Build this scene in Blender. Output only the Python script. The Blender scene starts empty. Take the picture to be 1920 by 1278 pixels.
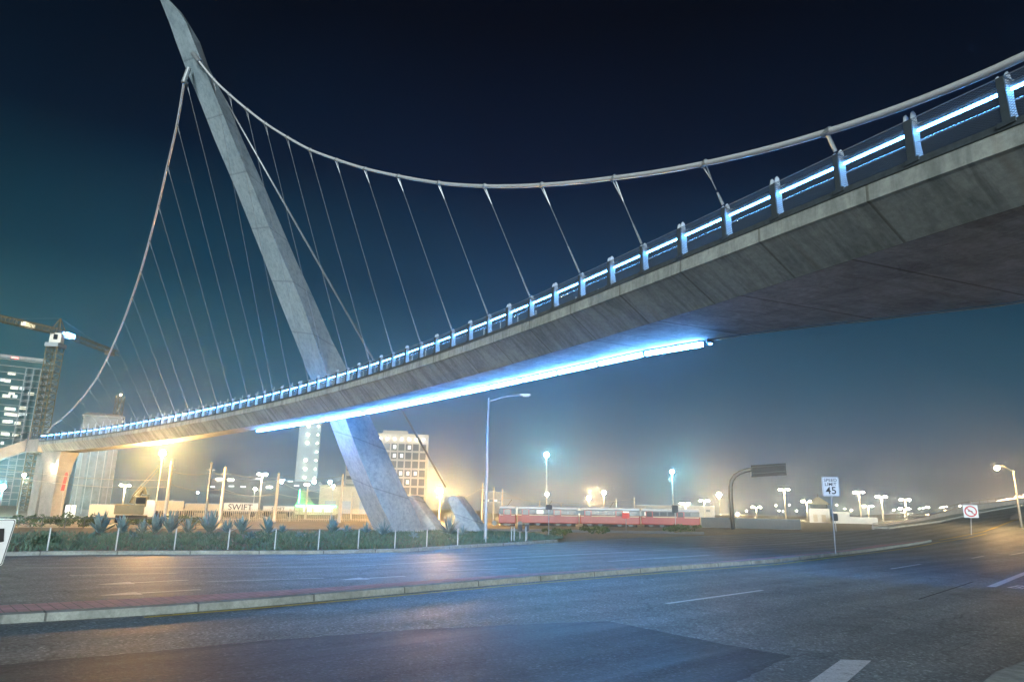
import bpy, bmesh, math, random
import numpy as np
from mathutils import Vector, Matrix
random.seed(7); rng = np.random.default_rng(7)
sc = bpy.context.scene
COL = sc.collection
PI = math.pi

# ------------------------------------------------------------------ camera model (pixels of the 1920 px photo)
f = 1290.0; YH = 955.0; CH = 2.2; ROLL = math.radians(1.0)
TH = math.atan((YH - 639) / f)
Fv = np.array([0, math.cos(TH), math.sin(TH)])
R0 = np.array([1., 0, 0]); U0 = np.array([0, -math.sin(TH), math.cos(TH)])
Rc = math.cos(ROLL) * R0 + math.sin(ROLL) * U0
Uc = math.cos(ROLL) * U0 - math.sin(ROLL) * R0
CAM = np.array([0, 0, CH])
def ray(px, py): return Fv + ((px - 960) / f) * Rc + ((639 - py) / f) * Uc
def at(px, py, d): return CAM + d * ray(px, py)            # point at depth d
def far(px, py, D):                                        # point at horizontal distance D
    r = ray(px, py); return CAM + r * (D / math.hypot(r[0], r[1]))
def gnd(px, py, z=0.):
    r = ray(px, py); return CAM + r * ((z - CH) / r[2])
def base(px, D):                                           # ground point seen in column px, D metres out
    y = 955 + (px - 960) * .0175
    p = far(px, y, D); return np.array([p[0], p[1], 0.])
_r = ray(2450, 981); RD = np.array([_r[0], _r[1]]); RD /= np.linalg.norm(RD)      # direction of the road
RN = np.array([RD[1], -RD[0]])                                                    # to the right of it
def rampz(x, y):
    u = x * RD[0] + y * RD[1]
    if u < 48: return 0.
    if u < 73: return .001 * (u - 48) ** 2
    if u < 190: return .625 + .05 * (u - 73)
    return .625 + .05 * 117
def ong(px, py, dz=0.):                                    # where the ray meets the road surface
    r = ray(px, py); t = 4.
    prev = 4.
    while t < 400:
        p = CAM + r * t
        if p[2] <= rampz(p[0], p[1]) + dz: break
        prev = t; t *= 1.01
    lo, hi = prev, t
    for _ in range(40):
        m = (lo + hi) / 2; p = CAM + r * m
        if p[2] <= rampz(p[0], p[1]) + dz: hi = m
        else: lo = m
    return CAM + r * hi

# ------------------------------------------------------------------ mesh helpers
class MB:
    def __init__(s): s.v = []; s.f = []; s.m = []; s.uv = {}
    def add(s, vs, fs, mi=0):
        o = len(s.v); s.v += [tuple(map(float, p)) for p in vs]
        for q in fs: s.f.append([i + o for i in q]); s.m.append(mi)
        return s
    def box(s, c, size, rz=0., mi=0, ax=None):
        hx, hy, hz = [k / 2 for k in size]
        if ax is None:
            ax = (np.array([math.cos(rz), math.sin(rz), 0]), np.array([-math.sin(rz), math.cos(rz), 0]), np.array([0, 0, 1.]))
        c = np.array(c, float); vs = []
        for k in (-1, 1):
            for (a, b) in ((-1, -1), (1, -1), (1, 1), (-1, 1)):
                vs.append(c + ax[0] * a * hx + ax[1] * b * hy + ax[2] * k * hz)
        return s.add(vs, [(3, 2, 1, 0), (4, 5, 6, 7), (0, 1, 5, 4), (1, 2, 6, 5), (2, 3, 7, 6), (3, 0, 4, 7)], mi)
    def tube(s, pts, r, n=8, mi=0, cap=True):
        pts = [np.array(p, float) for p in pts]
        rs = r if hasattr(r, '__len__') else [r] * len(pts)
        rings = []; ref = None
        for i, p in enumerate(pts):
            t = pts[min(i + 1, len(pts) - 1)] - pts[max(i - 1, 0)]
            t = t / (np.linalg.norm(t) + 1e-12)
            if ref is None:
                ref = np.array([0, 0, 1.]) if abs(t[2]) < .9 else np.array([1., 0, 0])
            a = np.cross(t, ref); a /= np.linalg.norm(a) + 1e-12
            b = np.cross(a, t); ref = b
            rings.append([p + rs[i] * (a * math.cos(2 * PI * k / n) + b * math.sin(2 * PI * k / n)) for k in range(n)])
        vs = [q for g in rings for q in g]; fs = []
        for i in range(len(pts) - 1):
            for k in range(n):
                fs.append((i * n + k, i * n + (k + 1) % n, (i + 1) * n + (k + 1) % n, (i + 1) * n + k))
        if cap: fs += [tuple(range(n - 1, -1, -1)), tuple(range((len(pts) - 1) * n, len(pts) * n))]
        return s.add(vs, fs, mi)
    def lathe(s, c, prof, n=16, mi=0):
        vs = []; fs = []
        for (r, z) in prof:
            for k in range(n):
                a = 2 * PI * k / n; vs.append((c[0] + r * math.cos(a), c[1] + r * math.sin(a), c[2] + z))
        for i in range(len(prof) - 1):
            for k in range(n): fs.append((i * n + k, i * n + (k + 1) % n, (i + 1) * n + (k + 1) % n, (i + 1) * n + k))
        return s.add(vs, fs, mi)
    def prism(s, poly, z0, z1, mi=0):                       # poly: list of xy, counter-clockwise
        n = len(poly)
        a = sum(poly[i][0] * poly[(i + 1) % n][1] - poly[(i + 1) % n][0] * poly[i][1] for i in range(n))
        if a < 0: poly = poly[::-1]
        vs = [(p[0], p[1], z0) for p in poly] + [(p[0], p[1], z1) for p in poly]
        fs = [tuple(range(n - 1, -1, -1)), tuple(range(n, 2 * n))] + [(i, (i + 1) % n, n + (i + 1) % n, n + i) for i in range(n)]
        return s.add(vs, fs, mi)
    def build(s, name, mats, parent=None, smooth=False, bevel=0.):
        me = bpy.data.meshes.new(name); me.from_pydata(s.v, [], s.f); me.update()
        if not isinstance(mats, (list, tuple)): mats = [mats]
        for m in mats: me.materials.append(m)
        if len(mats) > 1: me.polygons.foreach_set('material_index', s.m)
        if smooth:
            for p in me.polygons: p.use_smooth = True
        o = bpy.data.objects.new(name, me); COL.objects.link(o)
        if parent is not None:
            o.parent = parent; o.matrix_parent_inverse = Matrix.Translation(parent.location).inverted() if parent.rotation_euler.z == 0 else (Matrix.LocRotScale(parent.location, parent.rotation_euler, None)).inverted()
        if bevel:
            b = o.modifiers.new('bevel', 'BEVEL'); b.width = bevel; b.segments = 2; b.limit_method = 'ANGLE'
        return o

def thing(name, label, cat, loc=(0, 0, 0), group=None):
    o = bpy.data.objects.new(name, None); COL.objects.link(o); o.location = tuple(map(float, loc)); o.empty_display_size = .3
    o['label'] = label; o['category'] = cat
    if group: o['group'] = group
    return o
def tag(o, label, cat, group=None):
    o['label'] = label; o['category'] = cat
    if group: o['group'] = group
    return o
def struct(o, kind='structure'): o['kind'] = kind; return o
def local(parent, p): return p
def copy_tree(src, loc, label, rz=None):
    r = src.copy(); COL.objects.link(r); r.location = tuple(map(float, loc)); r['label'] = label
    if rz is not None: r.rotation_euler = (0, 0, rz)
    for ch in list(src.children):
        c = ch.copy(); COL.objects.link(c); c.parent = r; c.matrix_parent_inverse = ch.matrix_parent_inverse
        for g in list(ch.children):
            d = g.copy(); COL.objects.link(d); d.parent = c; d.matrix_parent_inverse = g.matrix_parent_inverse
    return r

# ------------------------------------------------------------------ materials
def newmat(name):
    m = bpy.data.materials.new(name); m.use_nodes = True
    nt = m.node_tree; return m, nt, nt.nodes['Principled BSDF']
def noise(nt, scale, detail=6, rough=.6, vec=None, dist=0.):
    n = nt.nodes.new('ShaderNodeTexNoise'); n.inputs['Scale'].default_value = scale; n.inputs['Detail'].default_value = detail
    n.inputs['Roughness'].default_value = rough; n.inputs['Distortion'].default_value = dist
    if vec is not None: nt.links.new(vec, n.inputs['Vector'])
    return n.outputs['Fac']
def ramp(nt, fac, stops):
    r = nt.nodes.new('ShaderNodeValToRGB'); e = r.color_ramp.elements
    while len(e) > len(stops): e.remove(e[-1])
    while len(e) < len(stops): e.new(.5)
    for q, (p, c) in zip(e, stops): q.position = p; q.color = (*c, 1) if len(c) == 3 else c
    nt.links.new(fac, r.inputs['Fac']); return r.outputs['Color']
def mixc(nt, mode, fac, a, b):
    n = nt.nodes.new('ShaderNodeMixRGB'); n.blend_type = mode
    for sock, v in ((n.inputs[0], fac), (n.inputs[1], a), (n.inputs[2], b)):
        if hasattr(v, 'links'): nt.links.new(v, sock)
        elif isinstance(v, (int, float)): sock.default_value = v
        else: sock.default_value = (*v, 1)
    return n.outputs[0]
def objvec(nt, sx=1, sy=1, sz=1, kind='Object'):
    t = nt.nodes.new('ShaderNodeTexCoord'); m = nt.nodes.new('ShaderNodeMapping'); m.inputs['Scale'].default_value = (sx, sy, sz)
    nt.links.new(t.outputs[kind], m.inputs['Vector']); return m.outputs['Vector']
def bump(nt, bs, fac, strength=.3, dist=.02):
    b = nt.nodes.new('ShaderNodeBump'); b.inputs['Strength'].default_value = strength; b.inputs['Distance'].default_value = dist
    nt.links.new(fac, b.inputs['Height']); nt.links.new(b.outputs['Normal'], bs.inputs['Normal'])
def simple(name, col, rough=.6, metal=0., var=.18, scale=3., bmp=0.):
    m, nt, bs = newmat(name); v = objvec(nt)
    n = noise(nt, scale, 8, .65, v)
    c = ramp(nt, n, [(.25, tuple(k * (1 - var) for k in col)), (.75, tuple(min(1, k * (1 + var)) for k in col))])
    nt.links.new(c, bs.inputs['Base Color']); bs.inputs['Roughness'].default_value = rough; bs.inputs['Metallic'].default_value = metal
    if bmp: bump(nt, bs, noise(nt, scale * 12, 4, .6, v), bmp)
    return m
def emit(name, col, s, base_c=(.8, .8, .8)):
    m, nt, bs = newmat(name); bs.inputs['Base Color'].default_value = (*base_c, 1)
    bs.inputs['Emission Color'].default_value = (*col, 1); bs.inputs['Emission Strength'].default_value = s
    return m

def concrete_uv(name, c0, c1, joint=3.4, streak=1., stain=(.19, .15, .09)):
    m, nt, bs = newmat(name)
    big = noise(nt, .35, 8, .65, objvec(nt, 1, 1, 1, 'UV'), .4)
    fine = noise(nt, 6., 8, .7, objvec(nt, 1, 1, 1, 'UV'))
    st = noise(nt, 1., 8, .7, objvec(nt, 1.7, .3, 1, 'UV'), .5)
    st2 = noise(nt, 1., 3, .5, objvec(nt, .9, .06, 1, 'UV'))
    c = ramp(nt, big, [(.3, c0), (.7, c1)])
    c = mixc(nt, 'MULTIPLY', .75, c, ramp(nt, fine, [(.3, (.62, .62, .62)), (.65, (1.1, 1.1, 1.1))]))
    c = mixc(nt, 'MULTIPLY', .8 * streak, c, ramp(nt, st, [(.38, (.5, .52, .52)), (.56, (1, 1, 1))]))
    c = mixc(nt, 'MIX', ramp(nt, st2, [(.62, (0, 0, 0)), (.74, (.55 * streak,) * 3)]), c, stain)
    sep = nt.nodes.new('ShaderNodeSeparateXYZ'); nt.links.new(objvec(nt, 1 / joint, 1, 1, 'UV'), sep.inputs[0])
    fr = nt.nodes.new('ShaderNodeMath'); fr.operation = 'FRACT'; nt.links.new(sep.outputs['X'], fr.inputs[0])
    jl = ramp(nt, fr.outputs[0], [(0., (.45, .43, .4)), (.018, (.55, .52, .48)), (.026, (1, 1, 1))])
    c = mixc(nt, 'MULTIPLY', .9, c, jl)
    if name[0] == 's':
        s2 = nt.nodes.new('ShaderNodeSeparateXYZ'); nt.links.new(objvec(nt, 1, 1 / 2.13, 1, 'UV'), s2.inputs[0]); f2 = nt.nodes.new('ShaderNodeMath'); f2.operation = 'FRACT'; nt.links.new(s2.outputs['Y'], f2.inputs[0])
        c = mixc(nt, 'MULTIPLY', .7, c, ramp(nt, f2.outputs[0], [(0, (.55, .55, .55)), (.012, (.6, .6, .6)), (.02, (1, 1, 1))]))
        c = mixc(nt, 'MULTIPLY', .8, c, ramp(nt, noise(nt, .8, 9, .75, objvec(nt, 1, 1, 1, 'UV'), 1.), [(.35, (.55, .54, .53)), (.6, (1.05, 1.05, 1.05))]))
    nt.links.new(c, bs.inputs['Base Color']); bs.inputs['Roughness'].default_value = .8
    bump(nt, bs, fine, .35, .02)
    return m

M = {}
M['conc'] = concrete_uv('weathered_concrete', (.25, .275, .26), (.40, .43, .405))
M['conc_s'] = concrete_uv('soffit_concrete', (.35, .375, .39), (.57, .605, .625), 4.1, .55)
M['conc_p'] = simple('cast_concrete', (.36, .38, .38), .75, 0, .28, .8, .25)
M['conc_t'] = simple('stained_tower_concrete', (.17, .18, .185), .7, 0, .45, .5, .2)
M['conc_l'] = simple('plain_concrete', (.27, .25, .225), .85, 0, .2, 1.2, .2)
M['steel'] = simple('painted_steel', (.30, .33, .35), .42, .6, .15, 4)
M['steel_d'] = simple('dark_steel', (.09, .11, .12), .5, .5, .3, 6)
M['flange'] = simple('dark_flange', (.045, .06, .07), .55, .1, .25, 6)
M['plate'] = simple('post_plate', (.42, .48, .52), .5, .1, .12, 5)
M['chrome'] = simple('brushed_steel', (.62, .63, .64), .22, 1., .08, 8)
M['cable'] = simple('cable_steel', (.56, .58, .60), .35, .25, .08, 8)
M['wire'] = simple('wire_mesh_steel', (.10, .125, .15), .5, .2, .1, 8)
M['galv'] = simple('galvanised_pole', (.32, .34, .36), .5, .4, .15, 3)
M['paint_w'] = simple('white_paint', (.74, .76, .76), .6, 0, .08, 4)
M['paint_k'] = simple('black_lettering', (.012, .012, .013), .6, 0, .1, 4)
M['paint_r'] = simple('red_lettering', (.5, .03, .03), .6, 0, .1, 4)
M['sign_back'] = simple('sign_back_metal', (.018, .026, .034), .7, 0., .15, 3)
M['wood'] = simple('pole_timber', (.22, .17, .12), .8, 0, .2, 2)
M['polebeige'] = simple('pale_pole_paint', (.42, .38, .3), .6, 0, .12, 2)
M['yellow'] = simple('yellow_machine_paint', (.16, .13, .065), .45, 0, .15, 2)
M['red'] = simple('red_tram_paint', (.24, .014, .010), .4, 0, .12, 1)
M['white'] = simple('white_panel', (.6, .58, .52), .5, 0, .1, .8)
M['beige'] = simple('beige_panel', (.5, .43, .31), .6, 0, .12, .8)
M['glassd'] = simple('dark_glass', (.02, .025, .03), .08, 0, .2, .5)
M['rubber'] = simple('black_rubber', (.012, .012, .012), .8, 0, .2, 3)
M['leaf'] = simple('agave_leaf', (.09, .19, .22), .5, 0, .35, 3)
M['leaf2'] = simple('shrub_leaf', (.05, .085, .025), .6, 0, .5, 5)
M['leaf3'] = simple('ground_cover_leaf', (.05, .11, .075), .6, 0, .6, 1.5)
M['earth'] = simple('planting_soil', (.06, .05, .035), .95, 0, .3, 4, .4)
M['roof'] = simple('roof_tile', (.26, .25, .2), .7, 0, .15, 2)
M['lamp_sod'] = emit('sodium_lamp', (1, .56, .18), 4600)
M['lamp_sod2'] = emit('sodium_lamp_far', (1, .60, .24), 1100)
M['lamp_teal'] = emit('mercury_lamp', (.35, .95, 1), 900)
M['lamp_white'] = emit('white_floodlight', (1, .78, .46), 1100)
M['lamp_dot'] = emit('distant_lamp', (1, .85, .6), 25)
M['lamp_cool'] = emit('cool_lamp', (.6, .9, 1), 60)
M['strip'] = emit('blue_strip_tube', (.13, .42, 1.0), 75)
M['led'] = emit('handrail_led', (.10, .42, 1.0), 32)
M['led_far'] = emit('far_handrail_led', (.04, .33, 1.0), 95)
M['window_lit'] = emit('lit_window', (1, .9, .55), .4)
M['window_cool'] = emit('lit_window_cool', (.75, .95, .9), .35)
M['green_lamp'] = emit('green_neon', (.02, 1, .25), 14)
M['crane_lamp'] = emit('crane_banner_lamp', (.12, .38, 1), 9)
M['red_lamp'] = emit('red_beacon', (1, .05, .03), 6)

def asphalt(name, c0, c1, rough=.42, spk=.5):
    m, nt, bs = newmat(name); v = objvec(nt)
    big = noise(nt, .12, 6, .6, v, .5)
    ang = math.atan2(RD[1], RD[0])
    mp = nt.nodes.new('ShaderNodeMapping'); mp.vector_type = 'TEXTURE'; mp.inputs['Rotation'].default_value = (0, 0, ang); mp.inputs['Scale'].default_value = (14, .55, 1)
    tc = nt.nodes.new('ShaderNodeTexCoord'); nt.links.new(tc.outputs['Object'], mp.inputs['Vector'])
    lane = noise(nt, 1., 5, .6, mp.outputs['Vector'], .3)
    c = ramp(nt, big, [(.3, c0), (.7, c1)])
    c = mixc(nt, 'MULTIPLY', .7, c, ramp(nt, lane, [(.35, (.8, .8, .8)), (.65, (1.08, 1.08, 1.08))]))
    c = mixc(nt, 'MULTIPLY', .8, c, ramp(nt, noise(nt, 1.1, 10, .75, v), [(.35, (.72, .72, .72)), (.65, (1.15, 1.15, 1.15))]))
    c = mixc(nt, 'MULTIPLY', spk, c, ramp(nt, noise(nt, 14, 4, .8, v), [(.4, (.6, .6, .6)), (.6, (1.25, 1.25, 1.25))]))
    st = noise(nt, .55, 3, .5, v, 1.2); c = mixc(nt, 'MULTIPLY', .7, c, ramp(nt, st, [(.25, (.45, .45, .47)), (.38, (1, 1, 1))]))
    mq = nt.nodes.new('ShaderNodeMapping'); mq.vector_type = 'TEXTURE'; mq.inputs['Rotation'].default_value = (0, 0, ang); mq.inputs['Scale'].default_value = (1, 3.5, 1); nt.links.new(tc.outputs['Object'], mq.inputs['Vector'])
    wv = nt.nodes.new('ShaderNodeTexWave'); wv.bands_direction = 'Y'; wv.inputs['Scale'].default_value = .628; wv.inputs['Distortion'].default_value = .8; wv.inputs['Detail'].default_value = 3; wv.inputs['Detail Scale'].default_value = .4; nt.links.new(mq.outputs['Vector'], wv.inputs['Vector'])
    c = mixc(nt, 'MULTIPLY', .45, c, ramp(nt, wv.outputs['Fac'], [(.2, (.62, .62, .62)), (.7, (1.05, 1.05, 1.05))]))
    agg = nt.nodes.new('ShaderNodeTexVoronoi'); agg.inputs['Scale'].default_value = 26; nt.links.new(v, agg.inputs['Vector'])
    sp = ramp(nt, agg.outputs['Color'], [(.1, (.55, .55, .55)), (.75, (1.05, 1.05, 1.05)), (.93, (2.1, 2.1, 2.1))])
    c = mixc(nt, 'MULTIPLY', spk, c, sp)
    crack = nt.nodes.new('ShaderNodeTexVoronoi'); crack.feature = 'DISTANCE_TO_EDGE'; crack.inputs['Scale'].default_value = .22
    nv = nt.nodes.new('ShaderNodeVectorMath'); nv.operation = 'ADD'
    ns = nt.nodes.new('ShaderNodeTexNoise'); ns.inputs['Scale'].default_value = 1.2; nt.links.new(v, ns.inputs['Vector'])
    nt.links.new(v, nv.inputs[0]); nt.links.new(ns.outputs['Color'], nv.inputs[1]); nt.links.new(nv.outputs[0], crack.inputs['Vector'])
    c = mixc(nt, 'MULTIPLY', .6, c, ramp(nt, crack.outputs['Distance'], [(0, (.3, .3, .3)), (.009, (1, 1, 1))]))
    nt.links.new(c, bs.inputs['Base Color'])
    rr = ramp(nt, lane, [(.3, (rough - .08,) * 3), (.7, (rough + .14,) * 3)]); nt.links.new(rr, bs.inputs['Roughness'])
    bump(nt, bs, agg.outputs['Distance'], .5, .006)
    return m
M['asph'] = asphalt('road_asphalt', (.165, .19, .19), (.245, .275, .27), .6, .95)
M['asph_d'] = asphalt('patch_asphalt', (.04, .047, .055), (.062, .07, .08), .6, .9)
M['dirt'] = simple('yard_gravel', (.22, .19, .14), .9, 0, .3, .6, .3)
M['kerb'] = simple('kerb_concrete', (.40, .45, .42), .8, 0, .28, 1.6, .3)
def kerbmat():
    m, nt, bs = newmat('kerb_concrete'); v = objvec(nt)
    c = ramp(nt, noise(nt, 1.3, 9, .7, v, .4), [(.3, (.17, .19, .18)), (.7, (.34, .37, .345))])
    c = mixc(nt, 'MULTIPLY', .7, c, ramp(nt, noise(nt, 7, 6, .75, v), [(.35, (.6, .6, .6)), (.6, (1.1, 1.1, 1.1))]))
    mp = nt.nodes.new('ShaderNodeMapping'); mp.vector_type = 'TEXTURE'; mp.inputs['Rotation'].default_value = (0, 0, math.atan2(RD[1], RD[0])); mp.inputs['Scale'].default_value = (2.7, 1, 1)
    nt.links.new(v, mp.inputs['Vector']); sep = nt.nodes.new('ShaderNodeSeparateXYZ'); nt.links.new(mp.outputs['Vector'], sep.inputs[0])
    fr = nt.nodes.new('ShaderNodeMath'); fr.operation = 'FRACT'; nt.links.new(sep.outputs['X'], fr.inputs[0])
    c = mixc(nt, 'MULTIPLY', .9, c, ramp(nt, fr.outputs[0], [(0, (.2, .2, .2)), (.012, (.25, .25, .25)), (.018, (1, 1, 1))]))
    nt.links.new(c, bs.inputs['Base Color']); bs.inputs['Roughness'].default_value = .8; bump(nt, bs, noise(nt, 9, 6, .7, v), .4, .02); return m
M['kerb'] = kerbmat()
def linemat(name, col):
    m, nt, bs = newmat(name); v = objvec(nt)
    c = ramp(nt, noise(nt, 5, 9, .8, v), [(.36, tuple(k * .35 for k in col)), (.46, tuple(k * .85 for k in col)), (.7, col)])
    c = mixc(nt, 'MULTIPLY', .6, c, ramp(nt, noise(nt, 30, 4, .8, v), [(.4, (.5, .5, .5)), (.55, (1, 1, 1))]))
    nt.links.new(c, bs.inputs['Base Color']); bs.inputs['Roughness'].default_value = .65; return m
M['line_w'] = linemat('road_line_white', (.72, .74, .74)); M['line_y'] = linemat('road_line_yellow', (.75, .52, .03))
def brickmat():
    m, nt, bs = newmat('brick_paver'); v = objvec(nt)
    b = nt.nodes.new('ShaderNodeTexBrick'); b.inputs['Scale'].default_value = 1.
    b.inputs['Brick Width'].default_value = .42; b.inputs['Row Height'].default_value = .21; b.inputs['Mortar Size'].default_value = .012
    b.inputs['Color1'].default_value = (.46, .26, .28, 1); b.inputs['Color2'].default_value = (.38, .22, .25, 1); b.inputs['Mortar'].default_value = (.2, .15, .15, 1)
    mp = nt.nodes.new('ShaderNodeMapping'); mp.inputs['Rotation'].default_value = (0, 0, -math.atan2(RD[1], RD[0]) + PI / 2); nt.links.new(v, mp.inputs['Vector']); nt.links.new(mp.outputs['Vector'], b.inputs['Vector'])
    c = mixc(nt, 'MULTIPLY', .6, b.outputs['Color'], ramp(nt, noise(nt, 2, 6, .7, v), [(.3, (.6, .6, .6)), (.7, (1.2, 1.2, 1.2))]))
    nt.links.new(c, bs.inputs['Base Color']); bs.inputs['Roughness'].default_value = .75; return m
M['brick'] = brickmat()

# ------------------------------------------------------------------ world, sun, haze
w = bpy.data.worlds.new('World'); sc.world = w; w.use_nodes = True
nt = w.node_tree; nt.nodes.clear()
out = nt.nodes.new('ShaderNodeOutputWorld'); add = nt.nodes.new('ShaderNodeAddShader')
SUN_EL, SUN_AZ = math.radians(9.5), math.radians(183)      # where the soft town light comes from (behind the camera)
sky = nt.nodes.new('ShaderNodeTexSky'); sky.sky_type = 'NISHITA'; sky.sun_disc = False; sky.sun_elevation = math.radians(-5); sky.sun_rotation = SUN_AZ
b1 = nt.nodes.new('ShaderNodeBackground'); b1.inputs['Strength'].default_value = .05; nt.links.new(sky.outputs[0], b1.inputs['Color'])
tc = nt.nodes.new('ShaderNodeTexCoord'); sp = nt.nodes.new('ShaderNodeSeparateXYZ'); nt.links.new(tc.outputs['Generated'], sp.inputs[0])
hz = ramp(nt, sp.outputs['Z'], [(0., (.10, .135, .18)), (.06, (.070, .112, .165)), (.16, (.018, .062, .098)), (.30, (.0022, .019, .040)), (.45, (.0001, .0028, .0110)), (.62, (.00002, .0005, .0026))])
xm = nt.nodes.new('ShaderNodeMath'); xm.operation = 'MULTIPLY_ADD'; xm.inputs[1].default_value = .5; xm.inputs[2].default_value = .5; nt.links.new(sp.outputs['X'], xm.inputs[0])
hz = mixc(nt, 'MULTIPLY', 1., hz, ramp(nt, xm.outputs[0], [(.2, (1.0, 1.1, .85)), (.5, (.66, .92, 1.14)), (.8, (.46, .60, .62))]))
cl = noise(nt, 2.2, 5, .55, tc.outputs['Generated'], .8)
hz = mixc(nt, 'MULTIPLY', 1., hz, ramp(nt, cl, [(.3, (.74, .76, .8)), (.7, (1.2, 1.18, 1.14))]))
b2 = nt.nodes.new('ShaderNodeBackground'); b2.inputs['Strength'].default_value = 1.; nt.links.new(hz, b2.inputs['Color'])
nt.links.new(b1.outputs[0], add.inputs[0]); nt.links.new(b2.outputs[0], add.inputs[1]); nt.links.new(add.outputs[0], out.inputs['Surface'])
sl = bpy.data.lights.new('town_glow_sun', 'SUN'); sl.energy = 2.7; sl.angle = math.radians(25); sl.color = (.92, 1, .97)
so = bpy.data.objects.new('town_glow_sun', sl); COL.objects.link(so)
sdir = Vector((math.sin(SUN_AZ) * math.cos(SUN_EL), math.cos(SUN_AZ) * math.cos(SUN_EL), math.sin(SUN_EL)))   # towards the sun
so.rotation_euler = sdir.to_track_quat('Z', 'Y').to_euler()

def haze():
    m = bpy.data.materials.new('night_haze'); m.use_nodes = True; nt = m.node_tree; nt.nodes.clear()
    o = nt.nodes.new('ShaderNodeOutputMaterial'); v = nt.nodes.new('ShaderNodeVolumePrincipled')
    v.inputs['Color'].default_value = (.74, .86, 1, 1); v.inputs['Density'].default_value = HAZE; v.inputs['Anisotropy'].default_value = .9
    nt.links.new(v.outputs[0], o.inputs['Volume'])
    b = MB(); b.box((0, 400, 49), (2600, 2400, 102)); h = b.build('haze', m); struct(h, 'stuff')
HAZE = .0007
haze()

# ------------------------------------------------------------------ ground and road
def sheet(name, poly, m, z=0., z_of=None):
    b = MB(); n = len(poly)
    b.add([(p[0], p[1], (z_of(p[0], p[1]) if z_of else 0) + z) for p in poly], [tuple(range(n))]); return b.build(name, m)
b = MB(); G = 5000
b.add([(-G, -G, -.06), (G, -G, -.06), (G, G, -.06), (-G, G, -.06)], [(0, 1, 2, 3)])
struct(b.build('ground', M['dirt']))

left_edge = [(-420, 1048), (-200, 1045), (0, 1042), (88, 1040), (300, 1039), (598, 1038), (760, 1034), (913, 1024), (1054, 1016), (1200, 1007), (1400, 1000), (1520, 997), (1660, 991), (1759, 980), (1847, 960), (1905, 950)]
LE = [ong(x, y)[:2] for x, y in left_edge]
# extend the left edge beyond the frame along the ramp
dlast = LE[-1] - LE[-2]; dlast /= np.linalg.norm(dlast)
LE += [LE[-1] + dlast * k for k in (30, 70)]
d0 = (LE[0] - LE[1]) / np.linalg.norm(LE[0] - LE[1]); LE = [LE[0] + d0 * 60, LE[0] + d0 * 25] + LE
def road_surface():
    b = MB(); vs = []; fs = []; n = 14
    for i, p in enumerate(LE):
        for k in range(n):
            q = p + RN * (k / (n - 1)) ** 1.3 * 95
            vs.append((q[0], q[1], rampz(*q)))
    # subdivide along the road
    b.add(vs, [(i * n + k, i * n + k + 1, (i + 1) * n + k + 1, (i + 1) * n + k) for i in range(len(LE) - 1) for k in range(n - 1)])
    return b
# denser rows so the ramp is smooth
def densify(L, step=3.):
    o = []
    for a, c in zip(L[:-1], L[1:]):
        k = max(1, int(np.linalg.norm(c - a) / step))
        o += [a + (c - a) * j / k for j in range(k)]
    return o + [L[-1]]
LE = densify(LE)
struct(road_surface().build('road', M['asph'], smooth=True))

def strip(name, pts, wdt, m, dz=.006, side=0.):             # a painted stripe along a ground polyline
    b = MB(); P = [np.array(p[:2]) for p in pts]; P = densify(P, 2.) if len(P) > 1 else P
    vs = []
    for i, p in enumerate(P):
        t = P[min(i + 1, len(P) - 1)] - P[max(i - 1, 0)]; t /= np.linalg.norm(t); n = np.array([t[1], -t[0]])
        for s in (-.5 + side, .5 + side):
            q = p + n * s * wdt; vs.append((q[0], q[1], rampz(*q) + dz))
    b.add(vs, [(2 * i, 2 * i + 1, 2 * i + 3, 2 * i + 2) for i in range(len(P) - 1)])
    return struct(b.build(name, m))

# median island: concrete kerb with a brick top
near_k = [(-300, 1197), (-120, 1181), (0, 1169), (157, 1160), (290, 1152), (480, 1137), (640, 1122), (973, 1092), (1250, 1069), (1453, 1054), (1567, 1041), (1680, 1026), (1747, 1015)]
far_k = [(-300, 1151), (-120, 1140), (0, 1133), (240, 1121), (480, 1108), (640, 1098), (973, 1075), (1280, 1058), (1453, 1043), (1567, 1033), (1640, 1021), (1745, 1010)]
NK = densify([ong(x, y)[:2] for x, y in near_k], 1.5); FK = densify([ong(x, y, .15)[:2] for x, y in far_k], 1.5)
_d = (FK[0] - FK[6]) / np.linalg.norm(FK[0] - FK[6]); NK = densify([NK[0] + _d * 40, NK[0]], 2.)[:-1] + NK; FK = densify([FK[0] + _d * 40, FK[0]], 2.)[:-1] + FK
def resample(L, n):
    L = np.array(L); s = np.r_[0, np.cumsum(np.linalg.norm(np.diff(L, axis=0), axis=1))]; t = np.linspace(0, s[-1], n)
    return np.c_[np.interp(t, s, L[:, 0]), np.interp(t, s, L[:, 1])]
NKr, FKr = resample(NK, 110), resample(FK, 110)
b = MB(); vs = []
for p, q in zip(NKr, FKr):
    t = (q - p) / np.linalg.norm(q - p); z = rampz(*p)
    for (pp, zz) in ((p, -.03), (p + t * .03, .15), (p + t * .24, .16), (q - t * .2, .16), (q - t * .02, .15), (q, -.03)): vs.append((pp[0], pp[1], z + zz))
b.add(vs, [(i * 6 + k, i * 6 + k + 1, (i + 1) * 6 + k + 1, (i + 1) * 6 + k) for i in range(109) for k in range(5)] + [(0, 5, 4, 3, 2, 1)[::1], tuple(109 * 6 + k for k in range(6))])
struct(b.build('median_kerb', M['kerb']))
b = MB(); vs = []
for p, q in zip(NKr, FKr):
    t = (q - p) / np.linalg.norm(q - p); z = rampz(*p)
    for pp in (p + t * .26, q - t * .22): vs.append((pp[0], pp[1], z + .166))
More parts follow.
